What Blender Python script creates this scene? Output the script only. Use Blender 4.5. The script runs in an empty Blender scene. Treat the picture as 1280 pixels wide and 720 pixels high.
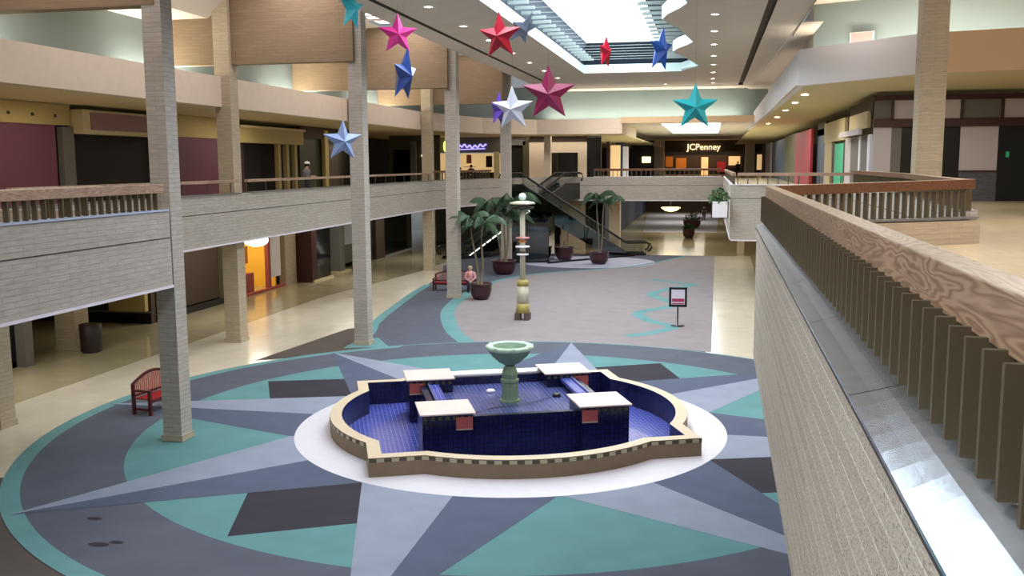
import bpy, math, random
from mathutils import Vector, Matrix
random.seed(7)
C = bpy.context.scene.collection
PI = math.pi

# ------------------------------------------------------------------ materials
def srgb(r, g, b):
    f = lambda c: (c/255)/12.92 if c/255 <= .04045 else ((c/255+.055)/1.055)**2.4
    return (f(r), f(g), f(b), 1)

def new_mat(name):
    m = bpy.data.materials.new(name); m.use_nodes = True
    nt = m.node_tree; b = nt.nodes['Principled BSDF']
    return m, nt, b

def plain(name, col, rough=.6, metal=0., spec=.5, emit=0., ecol=None, noise=0., nscale=3., bump=0., alpha=1., trans=0.):
    m, nt, b = new_mat(name)
    c = srgb(*col)
    b.inputs['Base Color'].default_value = c
    b.inputs['Roughness'].default_value = rough
    b.inputs['Metallic'].default_value = metal
    b.inputs['Specular IOR Level'].default_value = spec
    b.inputs['Alpha'].default_value = alpha
    b.inputs['Transmission Weight'].default_value = trans
    if emit:
        b.inputs['Emission Color'].default_value = srgb(*(ecol or col)); b.inputs['Emission Strength'].default_value = emit
    if noise or bump:
        tc = nt.nodes.new('ShaderNodeTexCoord'); n = nt.nodes.new('ShaderNodeTexNoise')
        n.inputs['Scale'].default_value = nscale; n.inputs['Detail'].default_value = 6
        nt.links.new(tc.outputs['Object'], n.inputs['Vector'])
        if noise:
            r = nt.nodes.new('ShaderNodeValToRGB')
            r.color_ramp.elements[0].position = .3; r.color_ramp.elements[1].position = .7
            r.color_ramp.elements[0].color = tuple(x*(1-noise) for x in c[:3])+(1,)
            r.color_ramp.elements[1].color = tuple(min(1, x*(1+noise)) for x in c[:3])+(1,)
            nt.links.new(n.outputs['Fac'], r.inputs['Fac']); nt.links.new(r.outputs['Color'], b.inputs['Base Color'])
        if bump:
            bp = nt.nodes.new('ShaderNodeBump'); bp.inputs['Strength'].default_value = bump; bp.inputs['Distance'].default_value = .02
            nt.links.new(n.outputs['Fac'], bp.inputs['Height']); nt.links.new(bp.outputs['Normal'], b.inputs['Normal'])
    return m

def brick(name, c1, c2, mortar, w=.4, h=.1, msize=.008, rough=.8, bump=.4, noise=.25, nscale=(3, 25), offset=.5, spec=.3):
    m, nt, b = new_mat(name)
    uv = nt.nodes.new('ShaderNodeUVMap'); t = nt.nodes.new('ShaderNodeTexBrick')
    t.inputs['Color1'].default_value = srgb(*c1); t.inputs['Color2'].default_value = srgb(*c2); t.inputs['Mortar'].default_value = srgb(*mortar)
    t.inputs['Scale'].default_value = 1; t.inputs['Brick Width'].default_value = w; t.inputs['Row Height'].default_value = h
    t.inputs['Mortar Size'].default_value = msize; t.inputs['Mortar Smooth'].default_value = .2; t.offset = offset
    nt.links.new(uv.outputs['UV'], t.inputs['Vector'])
    mp = nt.nodes.new('ShaderNodeMapping'); mp.inputs['Scale'].default_value = (nscale[0], nscale[1], 1)
    n = nt.nodes.new('ShaderNodeTexNoise'); n.inputs['Scale'].default_value = 1; n.inputs['Detail'].default_value = 8
    nt.links.new(uv.outputs['UV'], mp.inputs['Vector']); nt.links.new(mp.outputs['Vector'], n.inputs['Vector'])
    mx = nt.nodes.new('ShaderNodeMix'); mx.data_type = 'RGBA'; mx.blend_type = 'MULTIPLY'; mx.inputs['Factor'].default_value = 1
    rr = nt.nodes.new('ShaderNodeMapRange'); rr.inputs['To Min'].default_value = 1-noise; rr.inputs['To Max'].default_value = 1+noise*.6
    rr.inputs['From Min'].default_value = .3; rr.inputs['From Max'].default_value = .7
    nt.links.new(n.outputs['Fac'], rr.inputs['Value'])
    nt.links.new(t.outputs['Color'], mx.inputs['A']); nt.links.new(rr.outputs['Result'], mx.inputs['B'])
    nt.links.new(mx.outputs['Result'], b.inputs['Base Color'])
    b.inputs['Roughness'].default_value = rough; b.inputs['Specular IOR Level'].default_value = spec
    if bump:
        ad = nt.nodes.new('ShaderNodeMath'); ad.operation = 'MULTIPLY_ADD'; ad.inputs[1].default_value = -1
        nt.links.new(t.outputs['Fac'], ad.inputs[0]); nt.links.new(n.outputs['Fac'], ad.inputs[2])
        bp = nt.nodes.new('ShaderNodeBump'); bp.inputs['Strength'].default_value = bump; bp.inputs['Distance'].default_value = .01
        nt.links.new(ad.outputs[0], bp.inputs['Height']); nt.links.new(bp.outputs['Normal'], b.inputs['Normal'])
    return m

def wood(name, c1, c2, scale=1.2, rough=.42):
    m, nt, b = new_mat(name)
    uv = nt.nodes.new('ShaderNodeTexCoord'); mp = nt.nodes.new('ShaderNodeMapping'); mp.inputs['Scale'].default_value = (3.4, .42, 4.2)
    n = nt.nodes.new('ShaderNodeTexNoise'); n.inputs['Scale'].default_value = scale; n.inputs['Detail'].default_value = 3; n.inputs['Distortion'].default_value = .4
    nt.links.new(uv.outputs['Object'], mp.inputs['Vector']); nt.links.new(mp.outputs['Vector'], n.inputs['Vector'])
    mul = nt.nodes.new('ShaderNodeMath'); mul.operation = 'MULTIPLY'; mul.inputs[1].default_value = 19
    nt.links.new(n.outputs['Fac'], mul.inputs[0])
    fr = nt.nodes.new('ShaderNodeMath'); fr.operation = 'PINGPONG'; fr.inputs[1].default_value = .5
    nt.links.new(mul.outputs[0], fr.inputs[0])
    n2 = nt.nodes.new('ShaderNodeTexNoise'); n2.inputs['Scale'].default_value = .7; n2.inputs['Detail'].default_value = 2
    nt.links.new(uv.outputs['Object'], n2.inputs['Vector'])
    r = nt.nodes.new('ShaderNodeValToRGB'); r.color_ramp.elements[0].position = .02; r.color_ramp.elements[1].position = .4
    r.color_ramp.elements[0].color = srgb(*c2); r.color_ramp.elements[1].color = srgb(*c1)
    nt.links.new(fr.outputs[0], r.inputs['Fac'])
    mx = nt.nodes.new('ShaderNodeMix'); mx.data_type = 'RGBA'; mx.blend_type = 'MULTIPLY'; mx.inputs['Factor'].default_value = 1
    rr = nt.nodes.new('ShaderNodeMapRange'); rr.inputs['To Min'].default_value = .75; rr.inputs['To Max'].default_value = 1.2
    nt.links.new(n2.outputs['Fac'], rr.inputs['Value'])
    nt.links.new(r.outputs['Color'], mx.inputs['A']); nt.links.new(rr.outputs['Result'], mx.inputs['B'])
    nt.links.new(mx.outputs['Result'], b.inputs['Base Color'])
    b.inputs['Roughness'].default_value = rough
    return m

def glass(name, col=(190, 210, 205), rough=.03, alpha=.28):
    m, nt, b = new_mat(name)
    b.inputs['Base Color'].default_value = srgb(*col); b.inputs['Roughness'].default_value = rough; b.inputs['Alpha'].default_value = alpha
    return m

M = {}
M['brick'] = brick('split_brick', (186, 179, 170), (178, 170, 160), (152, 144, 134), w=.62, h=.11, msize=.005, noise=.16)
M['brick_tan'] = brick('tan_brick', (190, 176, 152), (182, 168, 144), (162, 148, 126), w=.62, h=.11, msize=.004, noise=.14)
M['brick_brown'] = brick('beam_brick', (146, 126, 102), (139, 119, 96), (126, 107, 86), w=.62, h=.11, msize=.004, noise=.1)
M['stone_near'] = brick('parapet_stone', (216, 202, 186), (200, 186, 170), (240, 230, 216), w=3.7, h=.15, msize=.007, bump=.5, noise=.25, nscale=(30, 60))
def speckle(m):
    nt = m.node_tree; b = nt.nodes['Principled BSDF']; src = b.inputs['Base Color'].links[0].from_socket
    uv = nt.nodes.new('ShaderNodeUVMap'); mp = nt.nodes.new('ShaderNodeMapping'); mp.inputs['Scale'].default_value = (24, 66, 1)
    v = nt.nodes.new('ShaderNodeTexNoise'); v.inputs['Scale'].default_value = 1; v.inputs['Detail'].default_value = 4; v.inputs['Distortion'].default_value = 1.5
    nt.links.new(uv.outputs['UV'], mp.inputs['Vector']); nt.links.new(mp.outputs['Vector'], v.inputs['Vector'])
    r = nt.nodes.new('ShaderNodeValToRGB'); r.color_ramp.elements[0].position = .33; r.color_ramp.elements[1].position = .44
    r.color_ramp.elements[0].color = (.4, .35, .3, 1); r.color_ramp.elements[1].color = (1, 1, 1, 1)
    nt.links.new(v.outputs['Fac'], r.inputs['Fac'])
    mx = nt.nodes.new('ShaderNodeMix'); mx.data_type = 'RGBA'; mx.blend_type = 'MULTIPLY'; mx.inputs['Factor'].default_value = 1
    nt.links.new(src, mx.inputs['A']); nt.links.new(r.outputs['Color'], mx.inputs['B']); nt.links.new(mx.outputs['Result'], b.inputs['Base Color'])
speckle(M['stone_near'])
M['white_trim'] = plain('soffit_trim', (225, 222, 232), .5)
M['joint'] = plain('joint_dark', (70, 66, 62), .9)
M['fascia'] = plain('fascia_paint', (226, 208, 188), .8, noise=.03)
M['fascia_white'] = plain('white_fascia_paint', (222, 218, 218), .8)
M['fascia_tan'] = plain('tan_fascia_paint', (214, 184, 148), .8)
M['cream'] = plain('cream_paint', (206, 190, 150), .7, noise=.05)
M['gold'] = plain('gold_paint', (186, 166, 110), .6, noise=.05)
M['ceiling'] = plain('ceiling_paint', (206, 196, 184), .9, noise=.04, nscale=1.)
M['ceiling_tan'] = plain('tan_soffit', (212, 196, 150), .85)
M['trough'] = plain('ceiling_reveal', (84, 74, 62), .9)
M['teal_wall'] = plain('cove_wall_paint', (120, 134, 134), .85, noise=.04, nscale=.6)
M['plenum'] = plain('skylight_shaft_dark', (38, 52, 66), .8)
M['louver'] = plain('louver_blade', (130, 142, 140), .5)
M['sky_trim'] = plain('skylight_trim', (214, 236, 236), .4)
M['tile'] = brick('cream_floor_tile', (226, 218, 198), (220, 212, 192), (212, 204, 184), w=.4, h=.4, msize=.006, rough=.16, bump=0, noise=.06, nscale=(.5, .5), offset=0, spec=.6)
M['tile_tan'] = brick('corridor_floor_tile', (180, 170, 138), (174, 164, 132), (166, 156, 128), w=.4, h=.4, msize=.006, rough=.12, bump=0, noise=.08, nscale=(.5, .5), offset=0, spec=.7)
M['tile_deck'] = brick('upper_floor_tile', (206, 190, 158), (200, 184, 152), (182, 166, 138), w=.3, h=.3, msize=.006, rough=.22, bump=0, noise=.08, nscale=(.5, .5), offset=0, spec=.5)
def carpet(n, c): return plain(n, c, .97, spec=.1, noise=.07, nscale=1.3, bump=.15)
M['c_slate'] = carpet('carpet_slate', (92, 96, 108))
M['c_taupe'] = carpet('carpet_taupe', (142, 136, 138))
M['c_brown'] = carpet('carpet_brown', (92, 84, 80))
M['c_aqua'] = carpet('carpet_aqua', (104, 148, 150))
M['c_teal'] = carpet('carpet_teal', (98, 142, 144))
M['c_light'] = carpet('carpet_lavender', (140, 148, 166))
M['c_dark'] = carpet('carpet_blue_slate', (88, 96, 116))
M['c_black'] = carpet('carpet_charcoal', (60, 58, 66))
M['c_far'] = carpet('carpet_pale', (168, 170, 188))
M['terrazzo'] = plain('white_terrazzo', (212, 211, 220), .45, noise=.03, nscale=6)
M['navy'] = brick('navy_tile', (24, 28, 74), (20, 22, 62), (8, 10, 30), w=.11, h=.11, msize=.01, rough=.22, bump=.3, noise=.2, offset=0, spec=.6)
M['royal'] = brick('royal_blue_tile', (62, 74, 168), (54, 64, 156), (112, 122, 196), w=.11, h=.11, msize=.012, rough=.2, bump=.2, noise=.2, offset=0, spec=.6)
M['pale_tile'] = brick('wet_blue_tile', (82, 94, 150), (96, 104, 160), (60, 66, 120), w=.11, h=.11, msize=.012, rough=.15, bump=.2, noise=.25, offset=0, spec=.7)
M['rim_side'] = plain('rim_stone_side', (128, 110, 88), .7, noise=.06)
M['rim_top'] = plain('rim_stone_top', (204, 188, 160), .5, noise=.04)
M['rim_tile'] = plain('rim_pale_tile', (176, 168, 140), .5)
M['rim_dark'] = plain('rim_dark_tile', (74, 70, 48), .5)
M['slab'] = plain('cap_slab', (222, 204, 196), .45, noise=.06, nscale=2)
M['plaque'] = plain('red_plaque', (168, 84, 80), .6)
M['verdigris'] = plain('verdigris_stone', (122, 150, 124), .7, noise=.12, nscale=5, bump=.2)
M['verdigris_light'] = plain('verdigris_rim', (178, 208, 184), .5, noise=.1, nscale=5)
M['black'] = plain('black_gloss', (16, 15, 17), .35)
M['void'] = plain('dark_shop', (20, 17, 16), .7)
M['dkglass'] = plain('dark_shop_glass', (22, 22, 22), .08, spec=.7)
M['purple'] = plain('purple_hoarding', (112, 62, 82), .3)
M['purple_sign'] = plain('mauve_sign_panel', (150, 112, 116), .6)
M['grey'] = plain('grey_panel', (112, 108, 104), .7)
M['greypale'] = plain('pale_grey_panel', (190, 182, 184), .7)
M['greywains'] = brick('grey_wainscot', (96, 96, 104), (88, 88, 96), (76, 74, 80), w=.5, h=.25, msize=.01, rough=.6)
M['maroon'] = plain('maroon_band', (62, 28, 30), .5)
M['red'] = plain('red_pier', (176, 42, 60), .5)
M['green'] = plain('green_door', (60, 200, 150), .5)
M['olive'] = plain('olive_wall', (78, 74, 48), .7)
M['olive_green'] = plain('dim_green_glass', (62, 70, 52), .3)
M['dkbrown'] = plain('dark_brown_wall', (70, 54, 42), .7, noise=.1)
M['orange'] = plain('orange_panel', (224, 140, 50), .5)
M['yellow'] = plain('yellow_wall', (228, 190, 70), .6)
M['bluewall'] = plain('blue_grey_wall', (66, 82, 104), .5)
M['wood'] = wood('oak_handrail', (184, 150, 120), (142, 106, 80))
M['wood_dark'] = wood('dark_oak_handrail', (120, 78, 48), (84, 50, 28))
M['wood_pale'] = wood('worn_handrail', (186, 156, 134), (146, 112, 90))
M['wood_top'] = wood('handrail_top', (186, 166, 136), (150, 126, 98), rough=.3)
M['baluster'] = plain('bronze_baluster', (98, 86, 66), .6, spec=.2)
M['flash'] = plain('steel_flashing', (206, 214, 224), .27, metal=.95, bump=.35, nscale=2.2)
M['flash_blue'] = plain('ledge_strip', (186, 196, 222), .3)
M['bench_red'] = plain('red_bench_paint', (156, 30, 34), .4)
M['bench_dark'] = plain('dark_bench_wood', (86, 24, 24), .4)
M['bench_slat'] = plain('rose_slat', (192, 110, 100), .5)
M['pot'] = plain('burgundy_pot', (66, 34, 38), .3)
M['soil'] = plain('soil', (52, 44, 34), .95, noise=.3, nscale=20)
M['leaf'] = plain('palm_leaf', (48, 78, 50), .5, noise=.25, nscale=6)
M['leaf2'] = plain('shrub_leaf', (96, 128, 84), .6, noise=.3, nscale=10)
M['trunk'] = plain('palm_trunk', (120, 108, 88), .8, noise=.2, nscale=12)
M['post_cream'] = plain('cream_post_enamel', (196, 192, 172), .4)
M['post_gold'] = plain('olive_gold_enamel', (170, 158, 88), .4)
M['post_brown'] = plain('brown_foot', (92, 78, 70), .6)
M['chrome'] = plain('chrome', (210, 215, 220), .1, metal=1.)
M['mirror'] = plain('smoked_mirror', (96, 100, 100), .04, metal=1.)
M['rubber'] = plain('black_handrail', (12, 12, 13), .4)
M['balglass'] = glass('balustrade_glass', (60, 74, 68), .05, .22)
M['steptread'] = plain('ridged_steel_step', (96, 98, 100), .35, metal=.8)
M['lamp'] = plain('lamp_lens', (255, 244, 226), .5, emit=26)
M['lampdim'] = plain('lamp_lens_dim', (255, 240, 214), .5, emit=5)
M['oval'] = plain('oval_lightbox', (255, 250, 235), .5, emit=7)
M['neon'] = plain('violet_neon', (150, 140, 235), .5, emit=2.2)
M['neon_y'] = plain('yellow_neon', (250, 240, 120), .5, emit=2.5)
M['warm'] = plain('glowing_shop_wall', (245, 214, 160), .6, emit=.55, ecol=(255, 214, 150))  # surface glows by itself to stand in for lit shop interiors
M['signlet'] = plain('cream_lit_letters', (255, 226, 170), .5, emit=2.2)
M['tube'] = plain('white_light_strip', (250, 250, 240), .5, emit=3)
M['skyglass'] = plain('skylight_glass', (235, 245, 250), .3, emit=5.5, ecol=(232, 244, 255))
M['skyglass2'] = plain('side_skylight_glass', (245, 235, 238), .3, emit=2.0, ecol=(250, 232, 236))
M['poster'] = plain('poster_paper', (206, 206, 222), .5)
M['poster_red'] = plain('poster_band', (160, 40, 88), .5)
M['skin'] = plain('skin', (214, 168, 146), .6)
M['pink'] = plain('pink_striped_top', (232, 170, 176), .8, noise=.25, nscale=9)
M['dkcloth'] = plain('dark_cloth', (34, 32, 44), .85)
M['greycloth'] = plain('grey_cloth', (110, 104, 108), .85)
M['hair'] = plain('grey_blond_hair', (206, 186, 160), .8)
M['hair_dark'] = plain('dark_hair', (36, 28, 24), .8)
M['whitecap'] = plain('white_cloth', (230, 228, 226), .8)
M['bin'] = plain('brown_bin', (52, 38, 40), .5)
M['white'] = plain('white_enamel', (238, 236, 244), .45)
M['pinkpanel'] = plain('pink_panel', (206, 140, 136), .6)

# ------------------------------------------------------------------ mesh helpers
class MB:
    def __init__(s): s.v = []; s.f = []; s.m = []; s.sm = []; s.mats = []
    def mi(s, m):
        if m not in s.mats: s.mats.append(m)
        return s.mats.index(m)
    def face(s, pts, m, smooth=False):
        i = len(s.v); s.v += [tuple(p) for p in pts]; s.f.append(tuple(range(i, i+len(pts)))); s.m.append(s.mi(m)); s.sm.append(smooth)
    def box(s, x0, x1, y0, y1, z0, z1, m, mtop=None, rot=None, org=None):
        P = [Vector((x, y, z)) for z in (z0, z1) for (x, y) in ((x0, y0), (x1, y0), (x1, y1), (x0, y1))]
        if rot is not None:
            R = Matrix.Rotation(rot, 3, 'Z'); o = Vector(org or ((x0+x1)/2, (y0+y1)/2, 0))
            P = [R @ (p-o)+o for p in P]
        i = len(s.v); s.v += [tuple(p) for p in P]
        k = s.mi(m); kt = s.mi(mtop) if mtop else k
        for q, mm in (((0, 3, 2, 1), k), ((4, 5, 6, 7), kt), ((0, 1, 5, 4), k), ((1, 2, 6, 5), k), ((2, 3, 7, 6), k), ((3, 0, 4, 7), k)):
            s.f.append(tuple(i+a for a in q)); s.m.append(mm); s.sm.append(False)
        return s
    def seg(s, a, b, th, z0, z1, m, side=0, mtop=None, za=None):
        """box along a->b in plan, thickness th; side -1/0/1 shifts it. za=(z0b,z1b) at the b end"""
        a = Vector(a).to_2d() if len(a) > 2 else Vector(a); b = Vector(b).to_2d() if len(b) > 2 else Vector(b)
        d = (b-a).normalized(); n = Vector((-d.y, d.x))
        lo = -th/2+side*th/2; hi = th/2+side*th/2
        zb0, zb1 = za or (z0, z1)
        P = [(a+n*lo, z0), (b+n*lo, zb0), (b+n*hi, zb0), (a+n*hi, z0), (a+n*lo, z1), (b+n*lo, zb1), (b+n*hi, zb1), (a+n*hi, z1)]
        i = len(s.v); s.v += [(p.x, p.y, z) for p, z in P]
        k = s.mi(m); kt = s.mi(mtop) if mtop else k
        for q, mm in (((0, 3, 2, 1), k), ((4, 5, 6, 7), kt), ((0, 1, 5, 4), k), ((1, 2, 6, 5), k), ((2, 3, 7, 6), k), ((3, 0, 4, 7), k)):
            s.f.append(tuple(i+a_ for a_ in q)); s.m.append(mm); s.sm.append(False)
        return s
    def prism(s, pts, z0, z1, m, mtop=None, bottom=True, top=True):
        n = len(pts)
        area = sum(pts[i][0]*pts[(i+1) % n][1]-pts[(i+1) % n][0]*pts[i][1] for i in range(n))
        if area < 0: pts = pts[::-1]
        i = len(s.v); s.v += [(x, y, z0) for x, y in pts]+[(x, y, z1) for x, y in pts]
        k = s.mi(m); kt = s.mi(mtop) if mtop else k
        if bottom: s.f.append(tuple(i+a for a in reversed(range(n)))); s.m.append(k); s.sm.append(False)
        if top: s.f.append(tuple(i+n+a for a in range(n))); s.m.append(kt); s.sm.append(False)
        for a in range(n):
            b = (a+1) % n
            s.f.append((i+a, i+b, i+n+b, i+n+a)); s.m.append(k); s.sm.append(False)
        return s
    def lathe(s, prof, m, cx=0, cy=0, n=28, smooth=True, caps=True, ms=None):
        i = len(s.v)
        for r, z in prof:
            for a in range(n):
                t = 2*PI*a/n; s.v.append((cx+r*math.cos(t), cy+r*math.sin(t), z))
        for j in range(len(prof)-1):
            k = s.mi(ms[j] if ms else m)
            for a in range(n):
                b = (a+1) % n
                s.f.append((i+j*n+a, i+j*n+b, i+(j+1)*n+b, i+(j+1)*n+a)); s.m.append(k); s.sm.append(smooth)
        if caps:
            s.f.append(tuple(i+a for a in reversed(range(n)))); s.m.append(s.mi(ms[0] if ms else m)); s.sm.append(False)
            l = i+(len(prof)-1)*n
            s.f.append(tuple(l+a for a in range(n))); s.m.append(s.mi(ms[-1] if ms else m)); s.sm.append(False)
        return s
    def tube(s, pts, r, m, n=8, r2=None):
        pts = [Vector(p) for p in pts]; i0 = len(s.v); L = len(pts)
        for j, p in enumerate(pts):
            d = (pts[min(j+1, L-1)]-pts[max(j-1, 0)]).normalized()
            u = d.cross(Vector((0, 0, 1)))
            if u.length < 1e-3: u = Vector((1, 0, 0))
            u.normalize(); w = d.cross(u)
            rr = r if r2 is None else r+(r2-r)*j/(L-1)
            for a in range(n):
                t = 2*PI*a/n; s.v.append(tuple(p+u*rr*math.cos(t)+w*rr*math.sin(t)))
        k = s.mi(m)
        for j in range(L-1):
            for a in range(n):
                b = (a+1) % n
                s.f.append((i0+j*n+a, i0+j*n+b, i0+(j+1)*n+b, i0+(j+1)*n+a)); s.m.append(k); s.sm.append(True)
        s.f.append(tuple(i0+a for a in range(n))); s.m.append(k); s.sm.append(False)
        l = i0+(L-1)*n
        s.f.append(tuple(l+a for a in reversed(range(n)))); s.m.append(k); s.sm.append(False)
        return s
    def build(s, name, parent=None, kind=None, loc=None, bevel=0):
        me = bpy.data.meshes.new(name); me.from_pydata(s.v, [], s.f)
        for m in s.mats: me.materials.append(m)
        uv = me.uv_layers.new(name='UVMap')
        for p, mi, sm in zip(me.polygons, s.m, s.sm):
            p.material_index = mi; p.use_smooth = sm
            n = p.normal
            if abs(n.z) > .7:
                for li in p.loop_indices:
                    c = me.vertices[me.loops[li].vertex_index].co; uv.data[li].uv = (c.x, c.y)
            else:
                t = Vector((-n.y, n.x, 0)); t.normalize()
                for li in p.loop_indices:
                    c = me.vertices[me.loops[li].vertex_index].co; uv.data[li].uv = (c.dot(t), c.z)
        o = bpy.data.objects.new(name, me); C.objects.link(o)
        if parent: o.parent = parent
        if kind: o['kind'] = kind
        if loc: o.location = loc
        if bevel:
            b = o.modifiers.new('bevel', 'BEVEL'); b.width = bevel; b.segments = 2; b.limit_method = 'ANGLE'
        return o

def tag(o, label, cat, group=None):
    o['label'] = label; o['category'] = cat
    if group: o['group'] = group
    return o
def thing(name, label, cat, loc=(0, 0, 0), rz=0, group=None):
    o = bpy.data.objects.new(name, None); C.objects.link(o); o.empty_display_size = .1
    o.location = loc; o.rotation_euler = (0, 0, rz)
    return tag(o, label, cat, group)
def dup(o, parent=None, loc=None, rz=None, label=None):
    c = o.copy(); C.objects.link(c); c.parent = parent
    if loc is not None: c.location = loc
    if rz is not None: c.rotation_euler = (0, 0, rz)
    if label: c['label'] = label
    for ch in list(o.children): dup(ch, c)
    return c
def S(mb, name): return mb.build(name, kind='structure')
def A(name, loc, size, power, col=(1, 1, 1), rot=(0, 0, 0), spread=None):
    l = bpy.data.lights.new(name, 'AREA'); l.shape = 'RECTANGLE'; l.size, l.size_y = size; l.energy = power; l.color = col
    if spread: l.spread = spread
    o = bpy.data.objects.new(name, l); C.objects.link(o); o.location = loc; o.rotation_euler = rot; return o

# ------------------------------------------------------------------ camera
F, HOR, VX, EYE, ROLL = 1200., 204.2, 888.8, 6.6, .005
pit = math.atan((360-HOR)/F); phi = math.atan((VX-640)*math.cos(pit)/F)
fw = Vector((-math.sin(phi)*math.cos(pit), math.cos(phi)*math.cos(pit), -math.sin(pit)))
rt = Vector((math.cos(phi), math.sin(phi), 0)); up = rt.cross(fw)
cr = rt*math.cos(ROLL)-up*math.sin(ROLL); cu = up*math.cos(ROLL)+rt*math.sin(ROLL)
cam = bpy.data.cameras.new('camera'); cam.sensor_width = 36; cam.lens = 36*F/1280; cam.clip_end = 400; cam.clip_start = .05
co = bpy.data.objects.new('camera', cam); C.objects.link(co)
mw = Matrix((cr, cu, -fw)).transposed().to_4x4(); mw.translation = Vector((0, 0, EYE)); co.matrix_world = mw
bpy.context.scene.camera = co

Z2, ZL, ZR, ZB = 4.95, 5.56, 6.17, 3.85   # upper floor, ledge, handrail top, parapet bottom

# ------------------------------------------------------------------ ground floor with carpet inlay
RC = Vector((-4.9, 23.3))
def pol(r, deg, c=RC): return (c.x+r*math.cos(math.radians(deg)), c.y+r*math.sin(math.radians(deg)))
fl = MB()
HC = (-4.92, 23.45)
def rho(a):
    l = a-math.radians(22.5)
    return max(4.36, 3.58/max(abs(math.cos(l)), abs(math.sin(l))))
def ring_sq(r, half, z, m, n=240):
    sq = lambda a: (half*math.cos(a)/max(abs(math.cos(a)), abs(math.sin(a)))+HC[0], half*math.sin(a)/max(abs(math.cos(a)), abs(math.sin(a)))+HC[1])
    for i in range(n):
        a, b = 2*PI*i/n, 2*PI*(i+1)/n
        p, q = (HC[0]+rho(a)*math.cos(a), HC[1]+rho(a)*math.sin(a)), (HC[0]+rho(b)*math.cos(b), HC[1]+rho(b)*math.sin(b))
        fl.face([(*p, z), (*sq(a), z), (*sq(b), z), (*q, z)], m)
ring_sq(4.3, 6, 0, M['tile'])
for x0_, x1_, y0_, y1_ in ((-40, HC[0]-6, -16, 140), (HC[0]+6, 30, -16, 140), (HC[0]-6, HC[0]+6, -16, HC[1]-6), (HC[0]-6, HC[0]+6, HC[1]+6, 140)):
    fl.face([(x0_, y0_, 0), (x1_, y0_, 0), (x1_, y1_, 0), (x0_, y1_, 0)], M['tile'])
fl.face([(-40, -16, -.5), (-40, 140, -.5), (30, 140, -.5), (30, -16, -.5)], M['joint'])
def annulus(c1_, r1_, z, m, n=240):
    f = r1_ if callable(r1_) else (lambda a: r1_)
    for i in range(n):
        a, b = 2*PI*i/n, 2*PI*(i+1)/n
        fl.face([(HC[0]+rho(a)*math.cos(a), HC[1]+rho(a)*math.sin(a), z), (c1_[0]+f(a)*math.cos(a), c1_[1]+f(a)*math.sin(a), z), (c1_[0]+f(b)*math.cos(b), c1_[1]+f(b)*math.sin(b), z), (HC[0]+rho(b)*math.cos(b), HC[1]+rho(b)*math.sin(b), z)], m)
def inlay(pts, m, z):
    n = len(pts); area = sum(pts[i][0]*pts[(i+1) % n][1]-pts[(i+1) % n][0]*pts[i][1] for i in range(n))
    if area < 0: pts = pts[::-1]
    fl.face([(x, y, z) for x, y in pts], m)
inlay([(-40, -16), (-18.9, -16), (-18.9, 45), (-17.4, 57), (-17.4, 69.5), (-40, 69.5)], M['tile_tan'], .002)
inlay([(-40, 69.5), (30, 69.5), (30, 92.5), (-40, 92.5)], M['tile_tan'], .002)
inlay([(1.75, -16), (30, -16), (30, 69.5), (2.9, 69.5)], M['tile_tan'], .0021)
inlay([(-6.2, 92.5), (.7, 92.5), (1.2, 128), (-8, 128)], M['c_far'], .003)
curve1 = [(-12.9, 35.1), (-13.55, 37.5), (-13.9, 39.55), (-14.35, 43.1), (-14.75, 46.5), (-15.1, 50.5), (-15.8, 56), (-16.9, 60), (-17, 68)]
inlay([pol(11.3, 133), pol(11.3, 126), pol(11.3, 110), pol(11.3, 95), pol(11.3, 80), pol(11.3, 64.5), (.4, 69.4), (-17, 69.4)] + curve1[::-1] + [(-12.6, 34.0)], M['c_slate'], .004)
inlay([(-15.0, 29.6), (-14.2, 36.2), (-13.2, 36.9), (-12.7, 34.5), (-11.9, 32.4), (-13.5, 30.6)], M['c_brown'], .006)
inlay([(-17.5, 17.2), (4, 17.2), (4, -16), (-17.5, -16)], M['c_brown'], .003)
def ribbon(P, w, m, z):
    P = [Vector(p) for p in P]; L = []; R = []
    for i, p in enumerate(P):
        d = (P[min(i+1, len(P)-1)]-P[max(i-1, 0)]).normalized(); n = Vector((-d.y, d.x))
        ww = w[i] if isinstance(w, (list, tuple)) else w
        L.append(p+n*ww/2); R.append(p-n*ww/2)
    for i in range(len(P)-1):
        q = [R[i], R[i+1], L[i+1], L[i]]; fl.face([(a.x, a.y, z) for a in q], m)
def smooth(P, k=6):
    P = [Vector(p) for p in P]; out = []
    for i in range(len(P)-1):
        a, b, c, d = P[max(i-1, 0)], P[i], P[i+1], P[min(i+2, len(P)-1)]
        for j in range(k):
            t = j/k; out.append(.5*((2*b)+(c-a)*t+(2*a-5*b+4*c-d)*t*t+(-a+3*b-3*c+d)*t**3))
    out.append(P[-1]); return out
curve2 = smooth([(-8.73, 34.1), (-9.8, 36.2), (-10.8, 39), (-11.5, 41.6), (-11.9, 44.64), (-12.0, 47.6), (-11.8, 52.2), (-10.6, 55.6), (-8.9, 57.7), (-6.2, 60), (-4.3, 62.2), (-1.6, 68.9)])
inlay([(v.x, v.y) for v in curve2]+[(.42, 69.4), (.17, 33.8), pol(11.5, 75), pol(11.5, 90), pol(11.5, 100)], M['c_taupe'], .008)
ribbon(curve1[:6], .4, M['c_aqua'], .010)
ribbon(curve2, [.62 if i < 36 else .3 for i in range(len(curve2))], M['c_aqua'], .011)
inlay([(-8.0+4.6*math.cos(t*PI/24)*1.0, 63.9+3.9*math.sin(t*PI/24)) for t in range(48)], M['c_far'], .010)
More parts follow.
